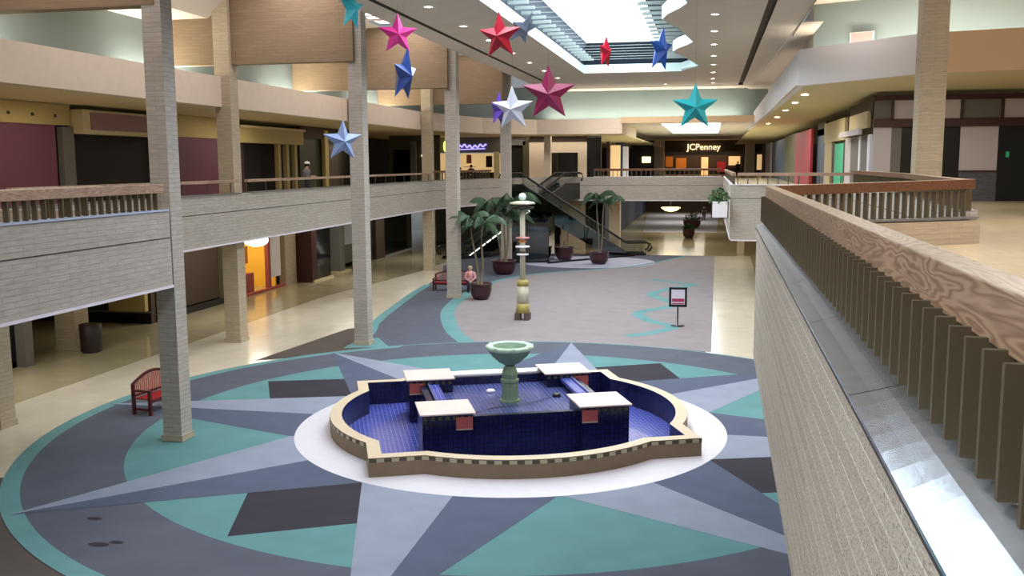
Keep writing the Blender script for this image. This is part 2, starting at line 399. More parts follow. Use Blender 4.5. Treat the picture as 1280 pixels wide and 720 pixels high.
wav = smooth([(-3.2, 54.9), (-1.9, 53.6), (-.75, 52.6), (-1.9, 50.9), (-2.75, 48.3), (-1.7, 46.0), (-1.45, 44.8), (-2.95, 42.3), (-2.3, 40.1), (-1.35, 38.9), (-2.1, 37.3), (-3.0, 36.4)], 8)
ribbon(wav, [.55]*len(wav), M['c_aqua'], .012)
# round medallion
annulus(tuple(RC), 11.48, .014, M['c_aqua'])
annulus(tuple(RC), lambda a: 11.1 if 122 <= math.degrees(a) <= 246 else 11.38, .016, M['c_slate'])
inlay([(-12.85, 32.2), (-11.3, 32.7), (-12.3, 34.4), (-12.95, 33.9)], M['c_aqua'], .013)
RT, RV, RA = 11.35, 5.42, 9.1
for k in range(8):
    t0 = 45*k; val = t0+22.5; tip0 = Vector(pol(RT, t0)); tip1 = Vector(pol(RT, t0+45)); V = Vector(pol(RV, val))
    # teal sector bounded by the two ray edges and the arc
    def hit(tip, other):
        lo, hi = 0., 1.
        for _ in range(30):
            mid = (lo+hi)/2; p = V.lerp(tip, mid)
            if (p-RC).length < RA: lo = mid
            else: hi = mid
        return V.lerp(tip, lo)
    a = hit(tip0, 0); b = hit(tip1, 1)
    ang = lambda p: math.degrees(math.atan2(p.y-RC.y, p.x-RC.x))
    a0 = ang(a); b0 = ang(b)
    while b0 < a0: b0 += 360
    arc = [pol(RA, a0+(b0-a0)*j/12) for j in range(1, 12)]
    inlay([tuple(V), tuple(a)]+arc+[tuple(b)], M['c_teal'], .018)
    if k % 2 == 1:
        e0 = (tip0-V).normalized()*2.3; e1 = (tip1-V).normalized()*2.3
        inlay([tuple(V), tuple(V+e0), tuple(V+e0+e1), tuple(V+e1)], M['c_black'], .020)
    inlay([pol(4.7, t0), pol(5.22, t0-22.5), pol(RV, t0-22.5), tuple(tip0)], M['c_light'], .022)
    inlay([pol(4.7, t0), tuple(tip0), pol(RV, t0+22.5), pol(5.22, t0+22.5)], M['c_dark'], .022)
annulus((-4.82, 23.2), 5.36, .026, M['terrazzo'])
for (x, y, r) in ((-11.2, 15.4, .16), (-10.35, 14.3, .2), (-10.1, 14.45, .14)):
    inlay([(x+r*math.cos(a), y+r*.45*math.sin(a)) for a in [i*PI/6 for i in range(12)]], M['c_black'], .0225)
floor = S(fl, 'floor')

# ------------------------------------------------------------------ upper decks (slab + soffit)
dk = MB()
left_deck = [(-40, -16), (-12.5, -16), (-12.5, 20.2), (-17.0, 20.2), (-17.0, 57.3), (-15.6, 63), (-12.2, 72.2), (1.0, 72.2), (1.0, 140), (-40, 140)]
dk.prism(left_deck, ZB+.15, Z2, M['ceiling_tan'], mtop=M['tile_deck'])
S(dk, 'floor_upper_left')
dk = MB()
right_deck = [(30, -16), (.95, -16), (.95, 18.3), (5.35, 21.1), (6.35, 33), (6.35, 45.2), (1.05, 45.9), (1.05, 140), (30, 140)]
dk.prism(right_deck, ZB+.15, Z2, M['ceiling_tan'], mtop=M['tile_deck'])
S(dk, 'floor_upper_right')

def parapet(name, pts, z0=ZB, z1=ZL, th=.3, m='brick', trim=True, closed_end=True, side=0):
    mb = MB()
    for a, b in zip(pts[:-1], pts[1:]):
        mb.seg(a, b, th, z0, z1, M[m], side)
        if trim:
            mb.seg(a, b, th+.06, z0-.06, z0, M['white_trim'], side)
            mb.seg(a, b, th+.012, 4.93, 4.955, M['joint'], side)
    return S(mb, name)
parapet('wall_left_parapet', [(-12.3, -10), (-12.3, 20.05)])
mb = MB(); mb.seg((-12.3, 20.2), (-17, 20.2), .3, ZB, ZL, M['brick']); S(mb, 'wall_left_parapet_return')
parapet('wall_left_recess_parapet', [(-16.85, 20.35), (-16.85, 57.3)])
parapet('wall_far_parapet', [(-16.85, 57.3), (-15.45, 63), (-12.1, 72.05), (1.1, 72.05)])
parapet('wall_far_right_parapet', [(1.1, 72.05), (1.1, 45.6)], z0=3.1)
parapet('wall_right_recess_parapet', [(1.0, 45.7), (6.2, 45.0)], z0=3.05)
parapet('wall_right_inner_parapet', [(6.2, 45.0), (6.2, 33), (5.2, 21.1)])
# near parapet of split stone, tapering outer line
mb = MB(); z0 = 3.0
mb.prism([(.66, -4), (.865, 18.3), (1.15, 18.5), (1.15, -4)], z0, 5.34, M['stone_near'])
S(mb, 'wall_near_parapet')
mb = MB(); mb.seg((1.0, 18.25), (5.25, 20.95), .34, 3.6, 5.42, M['brick_tan'])
S(mb, 'wall_near_return_parapet')

# ------------------------------------------------------------------ railings
def railing(label, pts, balusters=True, sp=.2, zt=ZR, zl=ZL, wood='wood_pale', ledge='flash', lw=.36, face=.2, slab=None, zte=None, group=None, tw=.16, top='wood_top', bw=.045, bd=.1, start=0., ledge_off=0., boff=0.):
    p0 = Vector((pts[0][0], pts[0][1], zl))
    t = thing('railing', label, 'railing', p0, 0, group)
    zte = zte or zt
    n = len(pts)-1
    hr = MB(); lg = MB(); tot = sum((Vector(b)-Vector(a)).length for a, b in zip(pts[:-1], pts[1:])); acc = 0
    rel = lambda p: (p[0]-p0.x, p[1]-p0.y)
    for a, b in zip(pts[:-1], pts[1:]):
        L = (Vector(b)-Vector(a)).length
        za, zb = zt+(zte-zt)*acc/tot-zl, zt+(zte-zt)*(acc+L)/tot-zl
        hr.seg(rel(a), rel(b), tw, za-face, za, M[wood], mtop=M[top], za=(zb-face, zb))
        lg.seg((rel(a)[0]+ledge_off, rel(a)[1]), (rel(b)[0]+ledge_off, rel(b)[1]), lw, -.002, .035, M[ledge])
        acc += L
    hr.build('handrail', t, bevel=.008); lg.build('ledge_flashing', t)
    if balusters:
        base = None; acc = 0; cnt = 0; extra = MB()
        for a, b in zip(pts[:-1], pts[1:]):
            A_, B_ = Vector(a), Vector(b); d = (B_-A_); L = d.length; d.normalize(); ang = math.atan2(d.y, d.x)
            s_ = start if acc == 0 else sp/2
            while s_ < L-.05:
                p = A_+d*s_; nrm = Vector((-d.y, d.x))*boff; p = p+nrm
                if base is None:
                    q = MB(); q.box(-bw/2, bw/2, -bd/2, bd/2, .03, zt-zl-face+.02, M['baluster'])
                    base = q.build('baluster', t); base.location = (p.x-p0.x, p.y-p0.y, 0); base.rotation_euler = (0, 0, ang); cnt = 1
                elif cnt < 98:
                    c = base.copy(); C.objects.link(c); c.parent = t; c.location = (p.x-p0.x, p.y-p0.y, 0); c.rotation_euler = (0, 0, ang); cnt += 1
                s_ += sp
            acc += L
    return t
railing('oak-topped railing in the foreground with a steel ledge beside the stone parapet', [(1.06, -1.2), (1.08, 18.3)], sp=.235, wood='wood', start=1.8, lw=.02, boff=.085, face=.215, zl=5.50, bd=.14, bw=.03)
# broad steel flashing of the foreground parapet
fb = MB()
for i in range(9):
    y0, y1 = -1.8+i*2.25, min(-1.8+(i+1)*2.25-.012, 18.45)
    def prof(y, steep):
        x = .655+y*.0098
        flat = [(x, 5.44), (x+.1, 5.464), (x+.18, 5.487), (x+.27, 5.508)]
        stp = [(x+.025, 5.388), (x+.10, 5.434), (x+.18, 5.480), (x+.27, 5.522)]
        return [(a[0]*(1-steep)+b[0]*steep, y, a[1]*(1-steep)+b[1]*steep) for a, b in zip(flat, stp)]
    n_ = 10 if i == 2 else 1
    for k in range(n_):
        ya, yb = y0+(y1-y0)*k/n_, y0+(y1-y0)*(k+1)/n_
        sa, sb = ((1-(k/n_)**1.5, 1-((k+1)/n_)**1.5) if i == 2 else (0, 0))
        pa, pb = prof(ya, sa), prof(yb, sb)
        for u in range(3):
            fb.face([pa[u], pa[u+1], pb[u+1], pb[u]], M['flash'], True)
        fb.face([pa[3], (1.2, ya, 5.53), (1.2, yb, 5.53), pb[3]], M['flash'])
        lo = lambda p, d, dx=0: (p[0]+dx, p[1], p[2]-d)
        fb.face([lo(pa[0], .02), pa[0], pb[0], lo(pb[0], .02)], M['flash'])
        fb.face([lo(pa[0], .06, .012), lo(pa[0], .02, .012), lo(pb[0], .02, .012), lo(pb[0], .06, .012)], M['joint'])  # dark strip painted in for the shadow gap beneath the flashing lip
        fb.face([lo(pa[0], .02), lo(pb[0], .02), (1.2, yb, pb[0][2]-.02), (1.2, ya, pa[0][2]-.02)], M['joint'])
tag(fb.build('ledge_flashing'), 'broad bright steel flashing sheets covering the foreground stone parapet', 'flashing')
railing('short dark-stained railing turning away from the end of the foreground railing', [(1.2, 18.4), (5.2, 21.0)], sp=.19, wood='wood_dark', zte=6.24, zl=5.45, lw=.42, ledge='grey', face=.19, boff=0)
railing('pale long railing along the right side of the floor opening beyond the dark one', [(5.2, 21.2), (6.2, 33), (6.2, 44.6)], sp=.45, wood='wood_dark', top='wood_top', tw=.2, zt=6.22, face=.16)
railing('railing on the white-ledged brick parapet behind the hanging white planter', [(1.25, 45.7), (6.2, 45.05)], sp=.45, wood='wood_pale', ledge='white', lw=.5, face=.14, zt=6.12)
railing('long railing receding from the hanging white planter to the bridge', [(1.1, 46.3), (1.1, 71.9)], sp=.4, wood='wood_pale', face=.16, zt=6.12, zte=6.1, ledge='white')
railing('pale railing above the near left brick parapet', [(-12.3, -2), (-12.3, 20.0)], sp=.25, wood='wood_pale', ledge='flash_blue')
railing('set-back second railing behind the near left railing', [(-13.6, -2), (-13.6, 19.6)], sp=.6, wood='wood_pale', zl=Z2, lw=.1, ledge='grey', face=.1, zt=6.14)
bays = [(20.7, 32.4, 'first bay behind the large near left column'), (33.1, 44.9, 'middle bay of the left balcony'), (45.6, 57.2, 'last bay of the left balcony before it turns')]
for a, b, w in bays:
    railing('thin wooden railing of the left balcony, '+w.replace('of the left balcony', '').strip(), [(-16.85, a), (-16.85, b)], sp=1.6, wood='wood_pale', ledge='grey', face=.1, zt=6.06, bw=.03, bd=.03)
railing('brown railing over the angled parapet behind the potted palms', [(-16.85, 57.4), (-15.45, 63), (-14.9, 65.3)], sp=.45, wood='wood_dark', ledge='grey', face=.14)
railing('brown railing along the bridge at the far end of the court', [(-8.5, 72.05), (.8, 72.05)], sp=.35, wood='wood_dark', ledge='white', face=.16)

# ------------------------------------------------------------------ columns and beams
cols = [(-12.2, 20.4, 'A'), (-12.2, 32.9, 'B'), (-12.2, 45.3, 'C'), (-12.2, 58.2, 'D')]
def column(x, y, w, z0, z1, m, label, plinth=True):
    t = thing('brick_column', label, 'column', (x, y, z0), 0, None)
    mb = MB(); mb.box(-w/2, w/2, -w/2, w/2, 0, z1-z0, M[m]); mb.build('shaft', t)
    if plinth:
        mb = MB(); q = w/2+.035; mb.box(-q, q, -q, q, 0, .14, M['brick_tan']); mb.build('plinth', t)
    return t
column(-12.5, 20.53, .48, .026, 13.2, 'brick', 'tall pale brick column standing on the teal carpet left of the fountain')
column(-12.4, 33.1, .52, .004, 13.2, 'brick', 'tall brick column at the back edge of the round carpet behind the silver-blue star')
column(-12.32, 45.7, .58, .012, 13.2, 'brick', 'tall brick column between the far bench and the seated person')
column(-12.62, 59.7, .6, .012, 13.2, 'brick', 'tall brick column behind the two potted palms')
column(-17.65, 20.75, .54, 0, 13.2, 'brick_tan', 'brick column at the left picture edge on the cream tiles')
column(-17.35, 32.85, .6, 0, 13.2, 'brick_tan', 'tan brick column of the balcony edge beside the lit oval sign')
column(-17.05, 57.4, .6, 0, 13.2, 'brick_tan', 'slender tan brick column where the left balcony turns behind the far bench')
column(-17.0, 45.2, .6, 0, 13.2, 'brick_tan', 'tan brick balcony column directly behind the tall column at the carpet edge')
column(-22.6, 30.5, .8, 0, ZB+.2, 'brick_tan', 'squat tan column under the left balcony beside the brown bin')
column(6.75, 32.9, .78, Z2, 13.2, 'brick_tan', 'tan column on the upper right floor behind the wooden railing', plinth=False)
column(-7.3, 76, .85, 0, ZB+.2, 'fascia', 'plain square pier carrying the bridge above the escalator foot', plinth=False)
column(-12.1, 72.6, .5, Z2, 9.0, 'fascia', 'upper pier behind the railing beside the cream shop front', plinth=False)
column(2.3, 72.2, .5, 0, ZB+.2, 'cream', 'short yellow-lit pier under the far right balcony', plinth=False)
for i, (y, za) in enumerate(((20.5, 13.1), (32.95, 13.1), (45.4, 13.1), (57.9, 13.1))):
    mb = MB(); th = .44
    prof = [(-20.3, 10.2), (-12.4, 10.2), (-12.4, 13.1), (-16.3, 13.1), (-17.9, 11.85), (-20.3, 11.85)]
    a = len(mb.v)
    mb.face([(x, y-th/2, z) for x, z in prof], M['brick_brown']); mb.face([(x, y+th/2, z) for x, z in prof[::-1]], M['brick_brown'])
    for j in range(len(prof)):
        p, q = prof[j], prof[(j+1) % len(prof)]
        mb.face([(p[0], y-th/2, p[1]), (p[0], y+th/2, p[1]), (q[0], y+th/2, q[1]), (q[0], y-th/2, q[1])], M['brick_brown'])
    S(mb, 'beam_cross')

# ------------------------------------------------------------------ left upper side: fascia, cove, side-bay roof
mb = MB()
fas = [(-17.4, -12), (-17.4, 57.5), (-15.6, 66), (-12.5, 70.2), (-6.4, 70.2)]
for a, b in zip(fas[:-1], fas[1:]):
    mb.seg(a, b, .25, 8.68, 9.76, M['fascia'], side=1)
S(mb, 'trim_1')
mb = MB()
mb.prism([(-40, -12), (-17.6, -12), (-17.6, 57.6), (-15.8, 66.2), (-12.6, 70.4), (-6.4, 70.4), (-6.4, 140), (-40, 140)], 8.66, 8.8, M['ceiling_tan'])
S(mb, 'ceiling_left_soffit')
mb = MB()
mb.seg((-20.3, -12), (-20.3, 60), .2, 8.8, 12.2, M['teal_wall'], side=1)
mb.seg((-20.3, 60), (-14.5, 71.6), .2, 8.8, 12.2, M['teal_wall'], side=1)
mb.seg((-14.5, 71.6), (5, 71.6), .2, 9.6, 12.2, M['teal_wall'], side=1)
S(mb, 'wall_cove_left')
mb = MB()
yb = [-12, 20.3, 20.7, 32.7, 33.2, 45.2, 45.6, 57.7, 58.1, 72]
mb.face([(-20.4, -12, 11.85), (-20.4, 72, 11.85), (-17.9, 72, 11.85), (-17.9, -12, 11.85)], M['ceiling'])
mb.face([(-17.9, -12, 11.85), (-17.9, 72, 11.85), (-16.3, 72, 13.1), (-16.3, -12, 13.1)], M['ceiling'])
# high strip with skylight openings: two panes before each beam
x0, x1, x2, x3 = -16.3, -15.6, -12.9, -12.0
mb.face([(x0, -12, 13.1), (x0, 72, 13.1), (x1, 72, 13.1), (x1, -12, 13.1)], M['ceiling'])
mb.face([(x2, -12, 13.1), (x2, 72, 13.1), (-11.4, 72, 13.1), (-11.4, -12, 13.1)], M['ceiling'])
last = -12; panes = []
for y in (20.5, 32.95, 45.4, 57.9, 70.3):
    for (a, b) in ((y-4.6, y-3.0), (y-2.4, y-.5)):
        mb.face([(x1, last, 13.1), (x1, a, 13.1), (x2, a, 13.1), (x2, last, 13.1)], M['ceiling'])
        panes.append((a, b)); last = b
mb.face([(x1, last, 13.1), (x1, 72, 13.1), (x2, 72, 13.1), (x2, last, 13.1)], M['ceiling'])
S(mb, 'ceiling_side_bays')
for i, (a, b) in enumerate(panes):
    mb = MB(); mb.box(x1, x2, a, b, 13.25, 13.3, M['skyglass2']); S(mb, 'window_%d' % (i+10))

# ------------------------------------------------------------------ main ceiling with scalloped skylight opening
ZC = 11.85
mb = MB()
xl0, xl1 = -11.1, -10.5
mb.face([(-12.0, -12, ZC), (-11.85, 70.4, ZC), (-10.75, 70.4, ZC), (-11.15, -12, ZC)], M['ceiling'])
mb.face([(-12.0, -12, ZC), (-12.0, -12, ZC+.9), (-11.85, 70.4, ZC+.9), (-11.85, 70.4, ZC)], M['ceiling'])
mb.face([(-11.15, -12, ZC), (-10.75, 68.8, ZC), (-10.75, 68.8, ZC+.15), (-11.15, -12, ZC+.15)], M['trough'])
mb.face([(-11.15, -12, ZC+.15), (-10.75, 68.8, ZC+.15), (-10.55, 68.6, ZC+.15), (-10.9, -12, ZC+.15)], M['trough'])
mb.face([(-10.9, -12, ZC), (-10.55, 68.6, ZC), (-7.35, 68.6, ZC), (-7.35, -12, ZC)], M['ceiling'])
# far part
mb.face([(-7.35, 56.9, ZC), (-7.35, 68.6, ZC), (1.75, 68.6, ZC), (1.75, 56.9, ZC)], M['ceiling'])
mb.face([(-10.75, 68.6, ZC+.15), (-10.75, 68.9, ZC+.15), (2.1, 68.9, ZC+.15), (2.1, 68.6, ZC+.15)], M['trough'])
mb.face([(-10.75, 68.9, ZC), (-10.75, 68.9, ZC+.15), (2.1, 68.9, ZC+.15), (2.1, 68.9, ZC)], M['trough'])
mb.face([(-10.75, 68.9, ZC), (-11.85, 71.6, ZC), (3.2, 71.6, ZC), (2.1, 68.9, ZC)], M['ceiling'])
# right edge of the opening: saw-tooth scallops
sc = [(-1.75, 56.5), (-.75, 53.9)]
y = 53.9
while y > -6:
    sc += [(-1.25, y-3.6), (-1.85, y-7.0), (-1.6, y-8.2), (-1.15, y-9.4), (-.85, y-10.5)]
    y -= 10.5
scp = [(-1.75, 56.9)]+sc+[(-1.0, -12)]
for (a, b) in zip(scp[:-1], scp[1:]):
    if b[1] > a[1]-.001: continue
    mb.face([(a[0], a[1], ZC), (1.75, a[1], ZC), (1.75, b[1], ZC), (b[0], b[1], ZC)], M['ceiling'])
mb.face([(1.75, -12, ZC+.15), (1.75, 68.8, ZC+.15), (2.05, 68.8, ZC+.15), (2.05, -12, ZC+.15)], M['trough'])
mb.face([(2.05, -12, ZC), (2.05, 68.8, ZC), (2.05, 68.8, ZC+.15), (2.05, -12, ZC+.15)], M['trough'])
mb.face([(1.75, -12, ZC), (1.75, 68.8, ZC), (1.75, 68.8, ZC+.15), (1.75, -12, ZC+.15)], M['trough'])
mb.face([(2.05, -12, ZC), (2.05, 69.1, ZC), (2.6, 71.5, ZC-.1), (3.25, 33, ZC-.1), (3.25, -12, ZC-.1)], M['ceiling'])
S(mb, 'ceiling')
# skylight: trim, louvers, shaft, glass
mb = MB()
edge = [(-7.35, -12), (-7.35, 56.5)]+sc+[(-1.0, -12)]
edge = [(-7.35, -12), (-7.35, 56.9), (-1.75, 56.9)]+sc[1:]+[(-1.0, -12)]
for a, b in zip(edge[:-1], edge[1:]):
    mb.face([(a[0], a[1], ZC-.06), (b[0], b[1], ZC-.06), (b[0], b[1], ZC+.42), (a[0], a[1], ZC+.42)], M['sky_trim'])
S(mb, 'trim_2')
mb = MB()
y = -11.
while y < 56.5:
    mb.box(-7.4, -6.6, y, y+.14, ZC+.5, ZC+.62, M['louver']); mb.box(-2.75, -.7, y, y+.14, ZC+.5, ZC+.62, M['louver']); mb.box(-6.6, -2.75, y, y+.05, ZC+.54, ZC+.56, M['louver']); y += 1.25
S(mb, 'trim_3')
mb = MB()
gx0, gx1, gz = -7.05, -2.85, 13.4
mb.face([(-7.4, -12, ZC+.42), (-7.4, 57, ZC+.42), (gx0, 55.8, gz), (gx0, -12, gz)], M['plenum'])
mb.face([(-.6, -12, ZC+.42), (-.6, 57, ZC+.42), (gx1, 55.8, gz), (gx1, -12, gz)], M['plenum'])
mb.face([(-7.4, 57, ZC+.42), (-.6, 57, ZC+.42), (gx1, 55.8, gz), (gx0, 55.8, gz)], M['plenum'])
mb.face([(gx0, 9, gz), (gx0, 18, gz), (gx1, 18, gz), (gx1, 9, gz)], M['plenum'])  # solid unseen bay added to keep daylight off the near column front
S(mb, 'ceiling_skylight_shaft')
mb = MB(); mb.box(gx0, gx1, 18, 55.8, gz, gz+.05, M['skyglass']); S(mb, 'window_1')
mb = MB(); mb.box(gx0, gx1, -12, 9, gz, gz+.05, M['skyglass']); S(mb, 'window_3')  # unseen glowing pane added to brighten the foreground parapet

# ------------------------------------------------------------------ far end: lower ceiling with second skylight
mb = MB()
mb.seg((-6.4, 70.2), (3.3, 70.2), .25, 9.42, 9.86, M['fascia_tan'], side=1)
mb.seg((-6.4, 70.3), (-6.4, 84), .2, 8.7, 9.5, M['fascia'])
S(mb, 'trim_4')
mb = MB(); zf = 9.5
mb.face([(-8, 70.3, zf), (-8, 74, zf), (3.5, 74, zf), (3.5, 70.3, zf)], M['ceiling'])
mb.face([(-8, 74, zf), (-8, 99, zf), (-3.7, 99, zf), (-3.7, 74, zf)], M['ceiling'])
mb.face([(.7, 74, zf), (.7, 99, zf), (3.5, 99, zf), (3.5, 74, zf)], M['ceiling'])
mb.face([(-8, 99, zf), (-8, 132, zf), (3.5, 132, zf), (3.5, 99, zf)], M['ceiling'])
S(mb, 'ceiling_far')
mb = MB()
for a, b in (((-3.7, 74), (-3.7, 99)), ((-3.7, 99), (.7, 99)), ((.7, 99), (.7, 74)), ((.7, 74), (-3.7, 74))):
    mb.face([(a[0], a[1], zf), (b[0], b[1], zf), (b[0], b[1], zf+.9), (a[0], a[1], zf+.9)], M['sky_trim'])
S(mb, 'trim_5')
mb = MB(); mb.box(-3.7, .7, 74, 99, zf+.9, zf+.95, M['skyglass']); S(mb, 'window_2')

# ------------------------------------------------------------------ right upper side
mb = MB()
rf = [((2.85, 80), 9.15, 9.95), ((3.3, 39.6), 9.54, 10.93), ((6.95, 35.2), 9.54, 10.87), ((10.0, 34.4), 9.54, 10.87), ((20, 33), 9.54, 10.87)]
for i, ((a, za0, za1), (b, zb0, zb1)) in enumerate(zip(rf[:-1], rf[1:])):
    mb.seg(a, b, .25, za0, za1, M['fascia_white'] if i < 2 else M['fascia_tan'], side=1, za=(zb0, zb1))
S(mb, 'trim_6')
mb = MB()
mb.face([(3.2, 39.7, 9.56), (6.95, 35.4, 9.56), (20, 33.2, 9.56), (20, 60, 9.4), (3.1, 60, 9.36)], M['ceiling_tan'])
mb.face([(3.1, 60, 9.36), (20, 60, 9.4), (20, 135, 9.1), (3.1, 135, 8.9)], M['ceiling_tan'])
S(mb, 'ceiling_right_soffit')
mb = MB()
mb.face([(4.0, 41.6, 9.6), (4.0, 41.6, 13), (14, 37, 13), (14, 37, 9.6)], M['teal_wall'])
mb.face([(14, 37, 9.6), (14, 37, 13), (25, 36, 13), (25, 36, 9.6)], M['teal_wall'])
mb.face([(4.0, 41.6, 9.6), (3.9, 72, 9.4), (3.9, 72, ZC), (4.0, 41.6, 13)], M['ceiling']); mb.face([(3.2, 38, 11.75), (2.6, 71.5, 11.75), (3.9, 71.5, 11.75), (4.0, 38, 11.75)], M['ceiling'])
S(mb, 'wall_cove_right')
mb = MB(); mb.face([(3.2, -16, 12.9), (3.2, 42, 12.9), (4.2, 42, 12.9), (4.2, -16, 12.9)], M['ceiling']); mb.face([(8.4, -16, 12.9), (8.4, 42, 12.9), (25, 42, 12.9), (25, -16, 12.9)], M['ceiling'])
last = -16; rp = []
for a, b in ((6, 8), (12.5, 23.5), (26, 27.5), (29, 30.2), (36, 38)):
    mb.face([(4.2, last, 12.9), (4.2, a, 12.9), (8.4, a, 12.9), (8.4, last, 12.9)], M['ceiling']); last = b; rp.append((a, b))
mb.face([(4.2, last, 12.9), (4.2, 42, 12.9), (8.4, 42, 12.9), (8.4, last, 12.9)], M['ceiling'])
mb.face([(3.2, -16, 11.7), (3.2, 42, 11.7), (3.2, 42, 12.95), (3.2, -16, 12.95)], M['ceiling'])
S(mb, 'ceiling_right_recess')
for i, (a, b) in enumerate(rp):
    mb = MB(); mb.box(4.2, 8.4, a, b, 13.0, 13.05, M['skyglass2']); S(mb, 'window_%d' % (i+30))
mb = MB(); mb.box(-40, 30, -16.2, -16, 0, 13, M['brick_tan']); S(mb, 'wall_light_block')  # unseen wall added to shut out world light from behind the camera
mb = MB(); mb.box(-.42, .42, -.04, .04, -.19, .19, M['pinkpanel']); mb.box(-.46, .46, -.02, .05, -.23, .23, M['fascia_white'])
o = mb.build('wall_sign'); o.location = (5.72, 40.62, 11.42); o.rotation_euler = (0, 0, -.42)
tag(o, 'small pink sign panel on the cove wall above the white fascia', 'sign')

# ------------------------------------------------------------------ outer walls
mb = MB()
mb.box(-31, -22.8, 35.9, 36.2, 0, 4, M['dkbrown']); mb.box(-31, -22.8, 35.85, 35.9, 0, .45, M['black'])
mb.box(-31, -22.7, 35.82, 35.86, .45, .52, M['grey'])
S(mb, 'wall_left_lower_end')
mb = MB(); mb.box(-24.6, -22.9, 35.6, 35.84, .55, 4, M['gold']); o = mb.build('shop_shutter'); tag(o, 'mustard yellow panel at the end wall behind the large near left column', 'panel')
mb = MB(); mb.box(-31.2, -31, -12, 36, 0, 4, M['dkbrown']); S(mb, 'wall_left_lower')
mb = MB(); mb.box(-28, -27.8, 36, 80, 0, 4, M['void']); S(mb, 'wall_left_lower_back')
mb = MB(); mb.box(-27, -26.8, -12, 80, Z2, 8.7, M['void']); S(mb, 'wall_left_upper_back')
mb = MB(); mb.box(8, 8.2, -12, 130, 0, 4, M['cream']); S(mb, 'wall_right_lower')
mb = MB(); mb.box(-30, 12, 131.5, 132, 0, 4, M['dkbrown']); S(mb, 'wall_far_lower')
mb = MB(); mb.box(-30, 20, 136, 136.2, Z2, 12, M['dkbrown']); S(mb, 'wall_far_upper')
mb = MB(); mb.box(-24, -12.5, 79, 79.2, 0, 4, M['olive']); mb.box(-12.5, -9.5, 79, 79.2, 0, 4, M['void']); S(mb, 'wall_far_lower_left')
mb = MB(); mb.box(-8.6, -8.4, 79, 131, 0, 4, M['bluewall']); S(mb, 'wall_far_corridor_left')

# ------------------------------------------------------------------ shop fronts
def shop(name, label, org, parts, cat='shop front', group=None):
    t = thing(name, label, cat, org, 0, group)
    for (pn, m, x0, x1, y0, y1, z0, z1) in parts:
        mb = MB(); mb.box(x0-org[0], x1-org[0], y0-org[1], y1-org[1], z0-org[2], z1-org[2], M[m]); mb.build(pn, t)
    return t
XS = -21.5
shop('storefront', 'closed upper shop with purple hoarding at the left picture edge', (XS, 22, Z2),
     [('hoarding', 'purple', XS-.1, XS, 16, 28.8, Z2, 7.95), ('header', 'gold', XS-.1, XS+.06, 16, 29.55, 7.95, 8.64), ('pilaster', 'grey', XS-.1, XS+.12, 29.0, 29.6, Z2, 7.9)]+
     [('header_stud', 'dkbrown', XS+.06, XS+.08, y, y+.12, 8.2, 8.3) for y in (26.5, 27.6, 28.7)])
shop('storefront', 'dark upper shop under the cream-framed mauve sign box', (XS, 32, Z2),
     [('opening', 'void', XS-.4, XS-.3, 29.6, 35, Z2, 7.7), ('sign_box', 'cream', XS-.1, XS+.5, 29.6, 35.0, 7.68, 8.5), ('sign_panel', 'purple_sign', XS+.5, XS+.53, 30.0, 34.9, 7.82, 8.42)])
shop('storefront', 'closed upper shop with plum wall panel between two left columns', (XS, 37, Z2),
     [('hoarding', 'purple', XS-.1, XS, 35.0, 39.9, Z2, 7.75), ('header', 'gold', XS-.1, XS+.06, 35.0, 39.9, 7.75, 8.64), ('jamb', 'dkbrown', XS-.1, XS+.1, 39.9, 41.0, Z2, 8.64)])
shop('storefront', 'upper shop with gold cornice and slim cream columns in a dark doorway', (XS, 44, Z2),
     [('opening', 'void', XS-.6, XS-.5, 41.0, 49, Z2, 7.7), ('cornice', 'gold', XS-.1, XS+.35, 41.0, 48.2, 7.62, 8.4), ('cornice_moulding', 'cream', XS-.1, XS+.45, 41.0, 48.3, 8.3, 8.42),
      ('door_frame', 'maroon', XS-.4, XS-.1, 41.6, 42.3, Z2, 7.6)]+[('slim_column', 'gold', XS-.1, XS+.1, y, y+.3, Z2, 7.62) for y in (45.6, 46.6, 47.6)])
shop('storefront', 'dim green-glazed upper shop with slim gold mullion left of the silver-blue star', (XS, 50, Z2),
     [('glazing', 'olive_green', XS-.3, XS-.2, 48.9, 58, Z2, 8.0), ('glazing', 'dkglass', XS-.2, XS-.1, 52.3, 56, Z2, 7.8), ('mullion', 'gold', XS-.1, XS+.1, 51.7, 52.2, Z2, 8.5), ('header', 'dkbrown', XS-.2, XS, 48.6, 58, 8.0, 8.64)])
